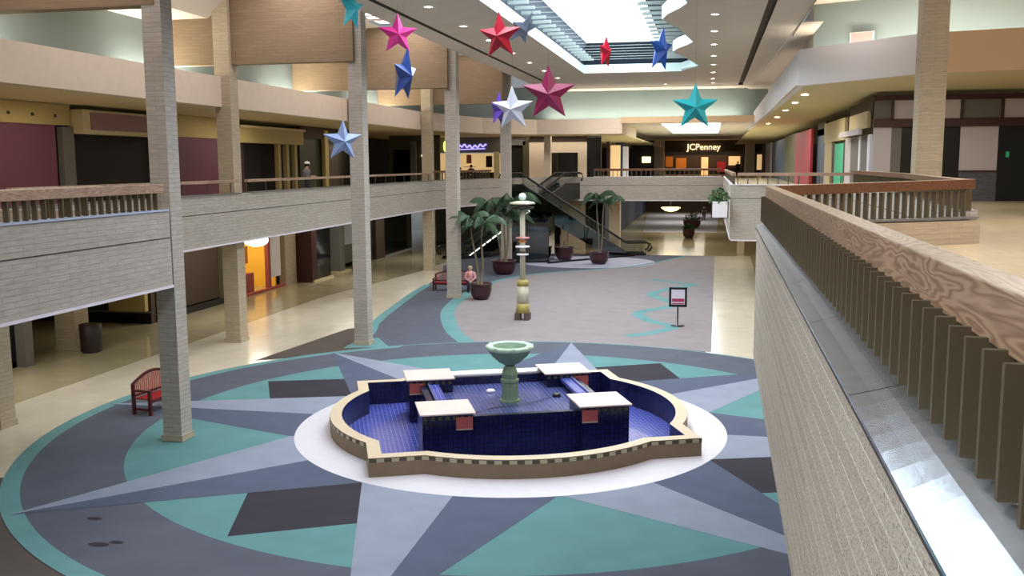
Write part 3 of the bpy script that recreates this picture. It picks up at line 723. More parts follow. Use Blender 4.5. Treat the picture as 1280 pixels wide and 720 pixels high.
# angled dark wall with door in the far left corner
shop('storefront', 'dark olive upper wall with black door near the balcony turn', (-20.5, 64, Z2),
     [('wall_panel', 'olive', -22.5, -18.8, 66.2, 66.4, Z2, 8.6), ('door', 'dkglass', -22.2, -21.0, 66.1, 66.2, Z2, 7.6), ('pilaster', 'grey', -20.9, -20.5, 66.0, 66.2, Z2, 8.2), ('lamp', 'lampdim', -20.1, -20.0, 66.1, 66.2, 7.1, 7.25)])
YF = 74.
shop('storefront', 'brightly lit upper shop with violet neon sign and framed pictures inside', (-18.4, YF, Z2),
     [('back_wall', 'warm', -22, -16.2, YF+1.6, YF+1.7, Z2, 7.4), ('header', 'grey', -22, -15.6, YF, YF+.2, 7.45, 8.64), ('pilaster', 'cream', -20.1, -19.7, YF-.1, YF+.2, Z2, 7.5), ('pilaster', 'cream', -16.6, -16.2, YF-.1, YF+.2, Z2, 7.5),
      ('pilaster', 'cream', -16.0, -15.6, YF-.1, YF+.2, Z2, 8.2), ('picture', 'maroon', -17.6, -17.1, YF+1.5, YF+1.58, 6.3, 7.2), ('picture', 'pinkpanel', -19.2, -18.8, YF+1.5, YF+1.58, 6.6, 7.3),
      ('shelf', 'white', -19.4, -18.4, YF+1.3, YF+1.6, 6.3, 6.36), ('counter', 'dkbrown', -19.6, -16.7, YF+.6, YF+1.1, Z2, 5.9)])
t = thing('neon_sign', 'violet script neon sign on the lit upper shop', 'sign', (-18.6, YF-.05, 7.95))
pts = []
for i in range(60):
    u = i/59; pts.append((u*2.3-.9, 0, .1*math.sin(u*34)+.05*math.sin(u*9)))
mb = MB(); mb.tube(pts, .055, M['neon']); mb.build('neon_tube', t)
mb = MB(); mb.tube([(-1.0, 0, -.26), (1.3, 0, -.2)], .035, M['neon']); mb.build('underline_tube', t)
mb = MB(); ell = [(.3*math.cos(i*PI/12), .5*math.sin(i*PI/12)) for i in range(24)]
for i in range(24):
    a, b = ell[i], ell[(i+1) % 24]; mb.face([(a[0], 0, a[1]), (b[0], 0, b[1]), (b[0], .12, b[1]), (a[0], .12, a[1])], M['neon_y'])
mb.face([(a[0], 0, a[1]) for a in ell], M['neon_y']); mb.face([(a[0], .12, a[1]) for a in ell[::-1]], M['neon_y'])
o = mb.build('wall_sign'); o.location = (-20.3, YF-.35, 7.95); tag(o, 'small oval yellow lit sign left of the violet neon sign', 'sign')
shop('storefront', 'upper shop with tall black doorway between the neon shop and the cream wall', (-14.9, YF, Z2),
     [('opening', 'void', -15.6, -14.0, YF+.4, YF+.5, Z2, 8.1), ('frame', 'grey', -15.6, -14.1, YF, YF+.3, 8.0, 8.64), ('jamb', 'olive', -14.3, -13.8, YF, YF+.3, Z2, 8.3)])
shop('storefront', 'cream upper wall with a square black shop window', (-11.5, YF, Z2),
     [('wall_panel', 'fascia', -13.8, -12.6, YF, YF+.2, Z2, 8.2), ('wall_panel', 'fascia', -12.6, -10.0, YF, YF+.2, 7.4, 8.2), ('wall_panel', 'fascia', -10.0, -9.3, YF, YF+.2, Z2, 8.2), ('window', 'dkglass', -12.6, -10.0, YF+.1, YF+.2, Z2, 7.4),
      ('header', 'dkbrown', -13.8, -9.3, YF+.1, YF+.3, 8.2, 8.64)])
shop('storefront', 'upper shop with bright white entrance panels beside the blue wall', (-8, 78, Z2),
     [('glazing', 'dkglass', -9.3, -8.2, YF, YF+.1, Z2, 8.64), ('entrance_panel', 'warm', -7.9, -7.1, 78, 78.1, Z2, 8.0), ('entrance_panel', 'white', -6.9, -6.45, 78, 78.1, Z2, 7.9), ('jamb', 'maroon', -8.2, -7.95, 77.8, 78, Z2, 8.3)])
shop('storefront', 'dark upper shop with a small orange-lit window left of the department store', (-10, 112, Z2),
     [('wall_panel', 'bluewall', -9.6, -8.7, 100, 100.2, Z2, 8.9), ('wall_panel', 'void', -9.2, -6.6, 115, 115.2, Z2, 9.2), ('window', 'signlet', -7.9, -6.9, 114.8, 114.95, 6.6, 7.3)])
# department store at the end
t = shop('department_store', 'department store entrance with cream lit letters at the far end of the upper floor', (-1, 130, Z2),
     [('wall_panel', 'dkbrown', -9, 10, 130.3, 130.5, 8.0, 9.6), ('opening', 'void', -9, 10, 134, 134.2, Z2, 8.1), ('pier', 'ceiling', -7.3, -6.0, 129.4, 130.4, Z2, 9.5), ('pier', 'ceiling', 4.4, 5.6, 129.4, 130.4, Z2, 9.5),
      ('lit_display', 'orange', -4.6, -3.2, 133.5, 133.7, 5.6, 7.2), ('lit_display', 'warm', -1.2, -.3, 132.6, 132.8, Z2, 7.3), ('lit_display', 'red', .9, 2.0, 133.4, 133.6, 5.3, 6.7), ('lit_display', 'warm', 2.4, 3.9, 133.4, 133.6, 6.2, 7.4),
      ('lit_display', 'warm', 6.0, 7.0, 131.4, 131.6, 5.6, 7.6), ('lit_display', 'orange', -6, -5.0, 133.4, 133.6, 6.0, 7.4), ('gallery_band', 'dkbrown', -6, 4.2, 133.9, 134, 5.9, 7.6)], cat='shop front')
cu_ = bpy.data.curves.new('sign_lettering', 'FONT'); cu_.body = 'JCPenney'; cu_.size = 1.55; cu_.extrude = .06; cu_.materials.append(M['signlet']); cu_.align_x = 'CENTER'
tmp = bpy.data.objects.new('lettering_source', cu_); C.objects.link(tmp); bpy.context.view_layer.update()
me_ = bpy.data.meshes.new_from_object(tmp); bpy.data.objects.remove(tmp); bpy.data.curves.remove(cu_)
o = bpy.data.objects.new('sign_lettering', me_); C.objects.link(o); o.parent = t; o.location = (.1, .05, 3.3); o.rotation_euler = (PI/2, 0, 0); o.scale = (.72, .72, 1)
o['label'] = 'cream lit store letters'
# right side shops, receding row (plane X = 7.1) and angled front (plane Y = 43)
XR = 6.65
shop('storefront', 'upper right corner shop with maroon band, white transoms and grey wainscot', (9.5, 43, Z2),
     [('header', 'maroon', 6.65, 20, 43, 43.2, 9.12, 9.34), ('band', 'maroon', 6.65, 20, 42.95, 43.15, 8.02, 8.36), ('transom', 'grey', 6.7, 7.38, 43.05, 43.2, 8.36, 9.12), ('transom', 'greypale', 7.45, 10.05, 43.05, 43.2, 8.36, 9.12),
      ('mullion', 'maroon', 7.36, 7.46, 42.95, 43.1, 8.3, 9.14), ('mullion', 'maroon', 10.05, 10.15, 42.95, 43.1, 8.3, 9.14), ('transom', 'grey', 10.15, 11.6, 43.05, 43.2, 8.36, 9.12), ('mullion', 'maroon', 11.6, 11.7, 42.95, 43.1, 8.3, 9.14), ('transom', 'greypale', 11.7, 14, 43.05, 43.2, 8.36, 9.12),
      ('wall_panel', 'greypale', 6.7, 7.4, 43.05, 43.2, Z2, 8.02), ('wall_panel', 'grey', 7.4, 7.8, 43.05, 43.2, Z2, 8.02), ('door', 'black', 7.8, 10.1, 43.1, 43.2, Z2, 8.02), ('wall_panel', 'greypale', 10.1, 11.55, 43.05, 43.2, 6.2, 8.02),
      ('wainscot', 'greywains', 10.1, 11.55, 43.0, 43.2, Z2, 6.15), ('trim_band', 'maroon', 10.1, 11.55, 42.97, 43.2, 6.15, 6.22), ('door', 'black', 11.55, 14, 43.1, 43.2, Z2, 8.02), ('door_sign', 'green', 11.88, 12.0, 43.04, 43.1, 6.75, 6.98), ('wall_panel', 'greypale', 14, 20, 43.05, 43.2, Z2, 8.02)])
mb = MB(); mb.tube([(7.5+2.5*u, 42.9, 8.75+.28*math.sin(PI*u)) for u in [i/12 for i in range(13)]], .03, M['maroon']); mb.build('door_arch', bpy.data.objects['storefront.010'] if 'storefront.010' in bpy.data.objects else None).matrix_parent_inverse = Matrix.Translation((-9.5, -43, -Z2))
def rshop(label, y0, y1, parts):
    return shop('storefront', label, (XR, y0, Z2), [(n, m, XR+dx, XR+dx+.15, a, b, z0, z1) for (n, m, dx, a, b, z0, z1) in parts])
rshop('upper right shop with cream fascia and white arched window beside the maroon corner shop', 43.3, 51, [('fascia_panel', 'dkbrown', 0, 43.3, 50, 8.7, 9.25), ('sign_panel', 'cream', -.1, 44, 49.5, 8.05, 8.75), ('awning', 'greypale', -.5, 43.6, 50, 7.75, 8.0),
      ('pilaster', 'white', -.05, 43.4, 44.0, Z2, 7.75), ('glazing', 'grey', 0, 44, 46, Z2, 7.75), ('pilaster', 'white', -.05, 46, 46.5, Z2, 7.75), ('glazing', 'grey', 0, 46.5, 49, Z2, 7.75), ('pilaster', 'greypale', -.05, 49, 51, Z2, 7.75)])
rshop('upper right shop with bright green door and cream sign board', 51, 58, [('sign_board', 'cream', -.1, 51.05, 59.9, 7.7, 8.8), ('door', 'green', -.02, 51.6, 55.4, Z2, 7.55), ('jamb', 'maroon', -.05, 51.0, 51.6, Z2, 7.6), ('jamb', 'cream', -.05, 56.6, 59.9, Z2, 7.7), ('door_recess', 'maroon', 0, 55.4, 56.6, Z2, 7.6)])
rshop('upper right shop with broad crimson pier', 64, 76, [('pier', 'red', -.4, 64.5, 76, Z2, 8.7), ('glazing', 'bluewall', 0, 60, 64.5, Z2, 8.6), ('header', 'dkbrown', 0, 60, 64.5, 8.2, 9.0)])
rshop('dark brown upper right shop beyond the crimson pier', 77, 90, [('wall_panel', 'olive', -.2, 76.5, 89.9, Z2, 8.8)])
rshop('dark blue upper right shop near the end of the corridor', 90, 125, [('glazing', 'bluewall', -.1, 90, 108, Z2, 8.7), ('wall_panel', 'greypale', -.3, 108, 118, Z2, 8.7), ('glazing', 'void', -.1, 118, 130, Z2, 8.8)])
# lower left shops, plane X = -22.8
XL = -22.8
shop('storefront', 'closed dark brown lower shop with beige header behind the near columns', (XL, 40, 0),
     [('shutter', 'dkbrown', XL-.1, XL, 36.3, 41.6, .35, 2.75), ('base', 'black', XL-.1, XL+.08, 36.3, 43.4, 0, .3), ('header', 'cream', XL-.1, XL+.05, 36.3, 41.2, 2.75, 3.6), ('wall_panel', 'olive', XL-.1, XL+.02, 41.6, 43.4, .3, 3.9), ('sign', 'black', XL+.05, XL+.3, 41.2, 42.0, 3.0, 3.9)])
t = shop('storefront', 'orange-lit open lower shop below the oval light', (XL, 46, 0),
     [('back_wall', 'warm', -26.2, -26.0, 43.4, 49, 0, 3.6), ('side_wall', 'yellow', -26, XL-.3, 48.3, 48.4, 0, 3.4), ('side_wall', 'fascia', -26, XL, 43.35, 43.4, 0, 3.6), ('header', 'dkbrown', XL-.2, XL, 43.4, 48.8, 3.0, 3.9), ('pilaster', 'brick_tan', XL-.3, XL+.1, 48.8, 50.2, 0, 3.9),
      ('counter', 'plaque', -24.2, -23.3, 44.8, 46.2, 0, 1.0), ('menu_board', 'orange', -23.6, -23.5, 44.2, 46.0, 1.5, 2.4), ('window_panel', 'white', XL-.2, XL-.1, 47.3, 48.6, .6, 3.0), ('door_post', 'plaque', XL-.2, XL, 46.9, 47.2, 0, 3.0), ('threshold', 'plaque', XL-.1, XL+.1, 44.0, 48.8, 0, .12), ('globe_lamp', 'oval', -23.2, -22.95, 43.6, 43.9, 2.35, 2.65)])
A('shop_lamp', (-24.3, 46, 3.4), (2, 3), 90, (1, .78, .52))
mb = MB(); n = 32
el = [(.6*math.cos(2*PI*i/n), .31*math.sin(2*PI*i/n)) for i in range(n)]
mb.face([(a, 0, b) for a, b in el], M['oval']); mb.face([(a, .16, b) for a, b in el[::-1]], M['oval'])
for i in range(n):
    a, b = el[i], el[(i+1) % n]; mb.face([(b[0], 0, b[1]), (a[0], 0, a[1]), (a[0], .16, a[1]), (b[0], .16, b[1])], M['oval'])
t = thing('oval_sign', 'glowing white oval sign hanging in front of the orange-lit lower shop', 'sign', (-21.05, 42.0, 3.06))
o = mb.build('light_box', t); mb = MB(); mb.tube([(0, .08, .3), (0, .08, .8)], .02, M['black']); mb.build('hanger', t)
shop('storefront', 'black lower shop with maroon frames right of the orange-lit one', (XL, 52, 0),
     [('glazing', 'dkglass', XL-.1, XL, 50.3, 56, .2, 3.4), ('corner_pier', 'maroon', XL, XL+1.0, 50.3, 51.0, 0, 3.6), ('display_box', 'dkglass', XL, XL+1.0, 51, 53.0, .1, 3.4), ('plinth', 'cream', XL, XL+1.1, 50.4, 53.2, 0, .1), ('header', 'maroon', XL-.1, XL+1.0, 50.3, 56.9, 3.3, 3.95), ('pilaster', 'grey', XL, XL+.8, 55, 55.8, 0, 3.4), ('plinth', 'cream', XL, XL+.9, 54.9, 56.6, 0, .1)])
shop('storefront', 'lower shop with white display poster seen left of the tall back column', (XL, 58, 0),
     [('header', 'maroon', XL-.1, XL+.3, 57, 62, 2.9, 3.9), ('poster', 'poster', XL, XL+.1, 57.4, 60.2, 1.5, 2.9), ('panel', 'grey', XL, XL+.06, 57.4, 60.2, .3, 1.5), ('door', 'void', XL-.1, XL, 60.2, 63, 0, 3)])
shop('storefront', 'dark lower shop beyond the tall back column', (XL, 66, 0),
     [('wall_panel', 'dkbrown', XL-.1, XL+.2, 63.2, 65, 0, 3.9), ('glazing', 'dkglass', XL-.1, XL, 65, 72, .1, 3.9), ('wall_panel', 'olive_green', -22, -16.5, 74.8, 75, .4, 3.9), ('skirting', 'black', -22, -16.5, 74.7, 75, 0, .4), ('pilaster', 'cream', -22.4, -21.6, 74.5, 74.8, 0, 3.9)])
t = shop('storefront', 'lower shop at the left picture edge with red poster and green display', (-22.6, 26, 0),
     [('end_post', 'grey', -22.3, -21.95, 27.2, 27.6, 0, 3.9), ('frame', 'black', -22.65, -22.3, 27.0, 27.5, 0, 3.9), ('poster', 'plaque', -23.9, -22.65, 27.1, 27.2, 1.0, 2.6), ('display', 'green', -23.9, -22.65, 27.05, 27.15, .2, .95), ('sill', 'black', -24.5, -22.3, 26.9, 27.5, 0, .18)])
mb = MB(); mb.lathe([(.02, 0), (.3, .0), (.36, .05), (.38, 1.0), (.34, 1.02), (.05, .98)], M['bin'], n=20)
o = mb.build('litter_bin'); o.location = (-21.5, 30.0, .002); tag(o, 'round dark brown bin beside the squat column under the left balcony', 'bin')

# ------------------------------------------------------------------ fountain
FA = math.radians(22.5); FC = (-4.92, 23.45)
ft = thing('fountain', 'blue-tiled fountain with tan scalloped rim in the middle of the star carpet', 'fountain', (FC[0], FC[1], .026), FA)
def shape(R, s):
    """union of circle R and square half-side s"""
    out = []
    c = math.sqrt(R*R-s*s); a0 = math.atan2(s, c); a1 = math.atan2(c, s)
    for k in range(4):
        b = k*PI/2
        for j in range(15):
            a = b-a1+2*a1*j/14 if False else b+(-math.atan2(c, s)+2*math.atan2(c, s)*j/14)
            out.append((R*math.cos(a), R*math.sin(a)))
        r = lambda x, y: (x*math.cos(b)-y*math.sin(b), x*math.sin(b)+y*math.cos(b))
        # arc spans |angle| < atan2(c,s): leave it at (s,c), go to the corner (s,s), to (c,s)
        out.append(r(s, s))
    return out
HR = .42
so, si = shape(4.5, 3.72), shape(4.21, 3.43)
PD = -.22
mb = MB(); n = len(so)
for i in range(n):
    j = (i+1) % n; a, b, c, d = so[i], so[j], si[j], si[i]
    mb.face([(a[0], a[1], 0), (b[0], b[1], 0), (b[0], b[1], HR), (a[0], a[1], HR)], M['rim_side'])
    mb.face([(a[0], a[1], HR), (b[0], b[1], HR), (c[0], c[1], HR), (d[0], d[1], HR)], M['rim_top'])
    mb.face([(c[0], c[1], PD), (d[0], d[1], PD), (d[0], d[1], HR), (c[0], c[1], HR)], M['navy'])
mb.build('rim_wall', ft)
# chequer tile course under the lip
mb = MB(); per = 0; k = 0
for i in range(n):
    j = (i+1) % n; a, b = Vector(so[i]), Vector(so[j]); d = b-a; L = d.length
    if L < 1e-4: continue
    d.normalize(); nn = Vector((d.y, -d.x))*.006; s_ = 0
    while s_ < L-1e-4:
        e = min(L, s_+.16-(per % .16)); p, q = a+d*s_+nn, a+d*e+nn
        mb.face([(p.x, p.y, HR-.10), (q.x, q.y, HR-.10), (q.x, q.y, HR-.02), (p.x, p.y, HR-.02)], M['rim_tile'] if int((per+1e-6)/.16) % 2 else M['rim_dark'])
        per += e-s_+1e-7; s_ = e
mb.build('tile_course', ft)
mb = MB(); mb.face([(x, y, PD) for x, y in si], M['royal']); mb.build('pool_floor', ft)
# raised centre pool
mb = MB(); q = 2.15; w = .16; h = .78
for (x0, x1, y0, y1) in ((-q, q, -q, -q+w), (-q, q, q-w, q), (-q, -q+w, -q, q), (q-w, q, -q, q)):
    mb.box(x0, x1, y0, y1, PD, h, M['navy'])
mb.build('raised_pool_wall', ft)
mb = MB(); mb.box(-q+w, q-w, -q+w, q-w, .1, h-.22, M['pale_tile']); mb.build('raised_pool_floor', ft)
mb = MB(); mb.box(-1.2, 1.5, q-.02, q+.45, h-.05, h+.04, M['white']); mb.build('reflection_slab', ft)  # white slab put in for the bright reflection at the far rim
for sx in (-1, 1):
    mb = MB(); xx = sx*1.8
    mb.box(xx-.14, xx+.14, -1.2, 1.2, h-.08, h+.02, M['royal']); mb.build('spill_chute', ft)
    mb = MB(); mb.box(xx+sx*.14-.02, xx+sx*.14+.02, -1.2, 1.2, h-.08, h+.07, M['pale_tile']); mb.build('chute_kerb', ft)
first = None
for sx, sy in ((-1, -1), (1, -1), (-1, 1), (1, 1)):
    cx, cy = sx*1.86, sy*1.80
    mb = MB(); mb.box(-.58, .58, -.58, .58, PD, .89, M['navy']); bl = mb.build('tiled_pier', ft); bl.location = (cx, cy, .02)
    mb = MB(); mb.box(-.64, .64, -.64, .64, .89, .93, M['slab']); mb.build('cap_slab', bl, bevel=.01)
    mb = MB()
    for i in range(7):
        mb.box(-.56+i*.17, -.56+i*.17+.09, -.586, -.578, .77, .85, M['rim_dark'])
    mb.build('mosaic_border', bl)
    px = .38 if sx < 0 and sy < 0 else (-.38 if sy < 0 else (-.38 if sx < 0 else .38))
    mb = MB(); mb.box(px-.19, px+.19, -.60, -.585, .55, .82, M['plaque']); mb.box(px-.19, px+.19, -.605, -.585, .52, .55, M['rim_tile']); mb.build('red_plaque', bl)
# pedestal and bowl
ped = MB(); z = h-.22
ped.lathe([(.2, z), (.27, z), (.27, z+.05), (.22, z+.06), (.215, z+.08), (.215, z+.5), (.24, z+.52), (.24, z+.58), (.19, z+.6), (.21, z+.72), (.16, z+.88), (.12, z+.94)], M['verdigris'], n=8, smooth=False)
po = ped.build('pedestal', ft); po.location = (.02, -.05, 0)
bw = MB(); zb = z+.96
bw.lathe([(.09, zb), (.15, zb), (.27, zb+.06), (.45, zb+.22), (.56, zb+.38), (.61, zb+.42), (.61, zb+.47), (.57, zb+.5), (.43, zb+.48), (.4, zb+.38), (.2, zb+.3), (.02, zb+.28)], M['verdigris'], n=36,
         ms=[M['verdigris']]*4+[M['verdigris_light']]*4+[M['verdigris']]*4)
bo = bw.build('bowl', ft); bo.location = (.02, -.05, 0)
for i in range(8):
    a = i*PI/4; mb = MB(); mb.box(-.03, .03, -.05, .05, 0, .03, M['verdigris_light']); k_ = mb.build('bowl_spout', bo); k_.location = (.57*math.cos(a), .57*math.sin(a), zb+.47); k_.rotation_euler = (0, 0, a+PI/2)
mb = MB(); mb.tube([(-1.3, -1.2, z+.02), (-.5, -.7, z+.02), (.4, -.5, z+.02), (1.3, .2, z+.02)], .008, M['black']); mb.build('hose', ft)
for x, y in ((1.3, .2), (.2, 1.2), (-.3, 1.0)):
    mb = MB(); mb.lathe([(.02, 0), (.11, 0), (.12, .05), (.08, .08), (.02, .08)], M['black'] if x > 1 else M['white'], n=14); k_ = mb.build('water_jet', ft); k_.location = (x, y, z)

# ------------------------------------------------------------------ hanging stars
def star_mesh(mat, R=.56, r=.24, th=.17):
    mb = MB(); P = []
    for i in range(10):
        a = PI/2+i*PI/5; rr = R if i % 2 == 0 else r; P.append((rr*math.cos(a), 0, rr*math.sin(a)))
    for i in range(10):
        a, b = P[i], P[(i+1) % 10]
        mb.face([(0, -th, 0), b, a], mat); mb.face([(0, th, 0), a, b], mat)
    return mb
stars = [  # x, y, z, colour, size, yaw, tilt, label
    (-9.55, 25.2, 10.75, (40, 190, 205), .60, 1.0, .1, 'bright cyan star half cut off by the top picture edge'),
    (-8.3, 25.3, 10.05, (214, 50, 140), .56, .15, .05, 'hot pink paper star above the dark blue one'),
    (-6.85, 21.3, 8.6, (34, 72, 150), .64, 1.15, .15, 'dark blue star seen nearly edge-on below the pink star'),
    (-9.4, 23.9, 7.2, (140, 160, 205), .56, .35, .1, 'silver-blue star hanging low in front of the tall back column'),
    (-4.8, 22.1, 9.5, (190, 18, 50), .56, -.45, .08, 'deep red star beside the skylight trim next to the grey one'),
    (-4.45, 23.2, 9.8, (120, 138, 158), .48, .75, .7, 'grey star tilted over the skylight edge'),
    (-6.45, 29.4, 8.25, (84, 56, 160), .56, 1.15, .05, 'small purple star behind the white star'),
    (-4.75, 23.3, 7.92, (225, 230, 245), .56, -.35, .1, 'white star hanging between the purple and magenta stars'),
    (-3.38, 20.4, 8.06, (172, 32, 96), .60, -.1, .12, 'large magenta star at the centre of the hanging group'),
    (-3.35, 31.3, 10.1, (200, 20, 56), .54, 1.2, .05, 'slim red star in front of the bright skylight'),
    (-1.23, 24.0, 9.3, (34, 96, 200), .56, 1.05, .12, 'royal blue star at the right of the skylight'),
    (-.38, 23.2, 7.88, (40, 176, 184), .56, .1, .08, 'large turquoise star hanging low above the far corridor'),
]
for i, (x, y, z, c, R, yaw, tilt, lab) in enumerate(stars):
    m = plain('star_paper_%d' % i, c, .38, spec=.5)
    t = thing('paper_star', lab, 'star decoration', (x, y, z), yaw+math.atan2(-x, y)*1.0, 'stars hanging from the ceiling')
    o = star_mesh(m, R, R*.43, R*.32).build('star_body', t); o.rotation_euler = (tilt, 0, 0)
    zz = (ZC if x > -7 and x < 0 else ZC)-z
    mb = MB(); mb.tube([(0, 0, R*.9), (0, 0, zz+(.55 if -7.3 < x < -1.9 else 0))], .0012, M['joint'], n=4); mb.build('hanging_line', t)

# ------------------------------------------------------------------ benches
def bench(label, loc, rz, L=1.7):
    t = thing('garden_bench', label, 'bench', loc, rz, 'red wooden benches')
    # local x = length, y = depth (back at +y)
    for sx in (-1, 1):
        mb = MB(); x = sx*(L/2-.03)
        mb.box(x-.035, x+.035, .22, .3, 0, .82, M['bench_dark']); mb.build('leg', t)
        mb = MB(); mb.box(x-.035, x+.035, -.3, -.22, 0, .62, M['bench_dark']); mb.build('leg', t)
        mb = MB(); mb.box(x-.04, x+.04, -.33, .28, .62, .67, M['bench_dark']); mb.build('armrest', t, bevel=.01)
        mb = MB(); mb.box(x-.02, x+.02, -.25, .25, .12, .17, M['bench_dark']); mb.build('stretcher', t)
    mb = MB()
    for i in range(6): mb.box(-L/2+.04, L/2-.04, -.3+i*.09, -.3+i*.09+.075, .41, .44, M['bench_red'])
    mb.box(-L/2+.04, L/2-.04, -.28, -.25, .32, .41, M['bench_dark']); mb.build('seat', t)
    top = lambda x: .84+.24*math.cos(PI*x/L)
    mb = MB(); k = 14
    for i in range(k):
        a, b = -L/2+L*i/k, -L/2+L*(i+1)/k
        mb.face([(a, .24, top(a)-.07), (b, .24, top(b)-.07), (b, .24, top(b)), (a, .24, top(a))], M['bench_dark'])
        mb.face([(b, .29, top(b)-.07), (a, .29, top(a)-.07), (a, .29, top(a)), (b, .29, top(b))], M['bench_dark'])
        mb.face([(a, .24, top(a)), (b, .24, top(b)), (b, .29, top(b)), (a, .29, top(a))], M['bench_dark'])
        mb.face([(b, .24, top(b)-.07), (a, .24, top(a)-.07), (a, .29, top(a)-.07), (b, .29, top(b)-.07)], M['bench_dark'])
    mb.build('top_rail', t)
    mb = MB(); mb.box(-L/2+.04, L/2-.04, .24, .28, .46, .52, M['bench_dark']); mb.build('lower_rail', t)
    s0 = None
    for i in range(19):
        x = -L/2+.1+i*(L-.2)/18
        mb = MB(); mb.box(x-.018, x+.018, .25, .275, .52, top(x)-.06, M['bench_slat']); mb.build('back_slat', t)
    return t
bench('red bench with arched slatted back left of the large near column', (-14.55, 23.15, .018), -PI/2-.12+PI, 1.6)
bench('dark red bench on which the person in pink sits, behind the tall middle column', (-13.0, 48.3, .006), .05, 2.2)

# ------------------------------------------------------------------ pots and plants
def pot_mesh(r=.55, h=.8):
    mb = MB(); mb.lathe([(r*.5, 0), (r*.62, 0), (r*.85, h*.25), (r*.97, h*.6), (r*.95, h*.88), (r*1.02, h*.9), (r*1.04, h), (r*.94, h), (r*.9, h*.9)], M['pot'], n=28, caps=False)
    mb.face([(r*.6*math.cos(-a), r*.6*math.sin(-a), .001) for a in [i*PI/10 for i in range(20)]], M['pot'])
    return mb
def frond(mb, base, ang, L, droop, lift, nl=26):
    base = Vector(base); d = Vector((math.cos(ang), math.sin(ang), 0)); side = Vector((-d.y, d.x, 0)); P = []
    for i in range(nl+1):
        u = i/nl; P.append(base+d*L*(u-.12*u*u)+Vector((0, 0, lift*u*L-droop*L*u*u)))
    mb.tube(P, .018, M['leaf'], n=5, r2=.004)
    for i in range(2, nl+1):
        u = i/nl; p = P[i]; tg = (P[i]-P[i-1]).normalized(); ll = L*.34*math.sin(PI*min(1, .15+u*.8))+.05
        for s in (-1, 1):
            out = (side*s*.55+tg*.6+Vector((0, 0, -.75))).normalized()
            q = p+out*ll; w = tg*.03
            mb.face([p-w, p+w, q+w*.2, q-w*.2], M['leaf'])
            mb.face([p+out*ll*.3+Vector((0, 0, .004))+w, p+out*ll*.3+Vector((0, 0, .004))-w, q+Vector((0, 0, -.03)), q+w*.3+Vector((0, 0, -.03))], M['leaf'])
def palm(label, loc, trunks, r=.55, h=.8, L=1.7, nf=9, seed=1):
    random.seed(seed)
    t = thing('potted_palm', label, 'potted palm', loc, 0, 'potted plants around the court')
    pot_mesh(r, h).build('pot', t)
    mb = MB(); mb.face([(r*.91*math.cos(a), r*.91*math.sin(a), h*.9) for a in [i*PI/10 for i in range(20)]], M['soil']); mb.build('soil', t)
    for (dx, dy, H) in trunks:
        mb = MB(); top = Vector((dx*1.0, dy, H)); P = [Vector((dx*.25, dy*.25, h*.88)).lerp(top, u/6)+Vector((.05*math.sin(u), 0, 0)) for u in range(7)]
        mb.tube(P, .055, M['trunk'], r2=.035); k = mb.build('trunk', t)
        mb = MB()
        for j in range(nf):
            frond(mb, P[-1], 2*PI*j/nf+random.uniform(-.3, .3)+dx, L*random.uniform(.75, 1.1), random.uniform(.95, 1.35), random.uniform(.7, 1.3))
        mb.build('fronds', t)
    return t
palm('tall twin-stemmed palm in a burgundy pot right of the tall middle column', (-10.87, 45.3, .008), [(-.55, .3, 3.9), (.1, .1, 3.6)], seed=3, L=1.35, nf=7)
palm('bushy palm in a burgundy pot behind the seated person', (-12.0, 56.0, .012), [(-.7, .2, 4.0), (.4, 0, 4.2), (0, .3, 3.4)], r=.72, h=.85, seed=5, L=1.9, nf=9)
palm('thin palm in a burgundy pot in front of the escalator foot', (-7.05, 62.8, .012), [(-.15, .1, 4.3), (.3, .3, 4.0)], r=.66, h=.8, seed=9, L=1.6, nf=5)
t = thing('potted_cactus', 'burgundy pot with short bare upright stems beside the escalator', 'potted plant', (-9.7, 65.1, .012), 0, 'potted plants around the court')
pot_mesh(.66, .9).build('pot', t)
mb = MB(); mb.face([(.6*math.cos(a), .6*math.sin(a), .8) for a in [i*PI/10 for i in range(20)]], M['soil']); mb.build('soil', t)
for dx, H in ((-.25, 1.7), (0, 1.3), (.22, 2.0)):
    mb = MB(); mb.tube([(dx, 0, .8), (dx*1.1, 0, (H+.8)/2), (dx*1.2, 0, H)], .06, M['trunk'], r2=.04); mb.build('stem', t)
def bush(mb, c, r, n, mat, size=.12, seed=1, zs=1.):
    random.seed(seed); c = Vector(c)
    for i in range(n):
        d = Vector((random.gauss(0, 1), random.gauss(0, 1), random.gauss(0, 1))).normalized()*r*random.random()**.4; d.z = abs(d.z)*zs
        a = Vector((random.gauss(0, 1), random.gauss(0, 1), random.gauss(0, .6))).normalized()*size; b = a.cross(Vector((random.random(), random.random(), random.random()))).normalized()*size*.5
        p = c+d; mb.face([p-a, p+b, p+a, p-b], mat)
for k, (x, y, s, lab) in enumerate(((-1.75, 86.0, .55, 'small dark potted shrub on the tiles under the bridge'), (-1.7, 99.3, .9, 'wide dark potted shrub on the pale carpet beyond the bridge'))):
    t = thing('potted_shrub', lab, 'potted plant', (x, y, .003), 0, 'potted plants around the court')
    pot_mesh(s, .8).build('pot', t); mb = MB(); bush(mb, (0, 0, .75), s*1.1, 260, M['leaf'], .12, 4+k, .9); mb.build('foliage', t)
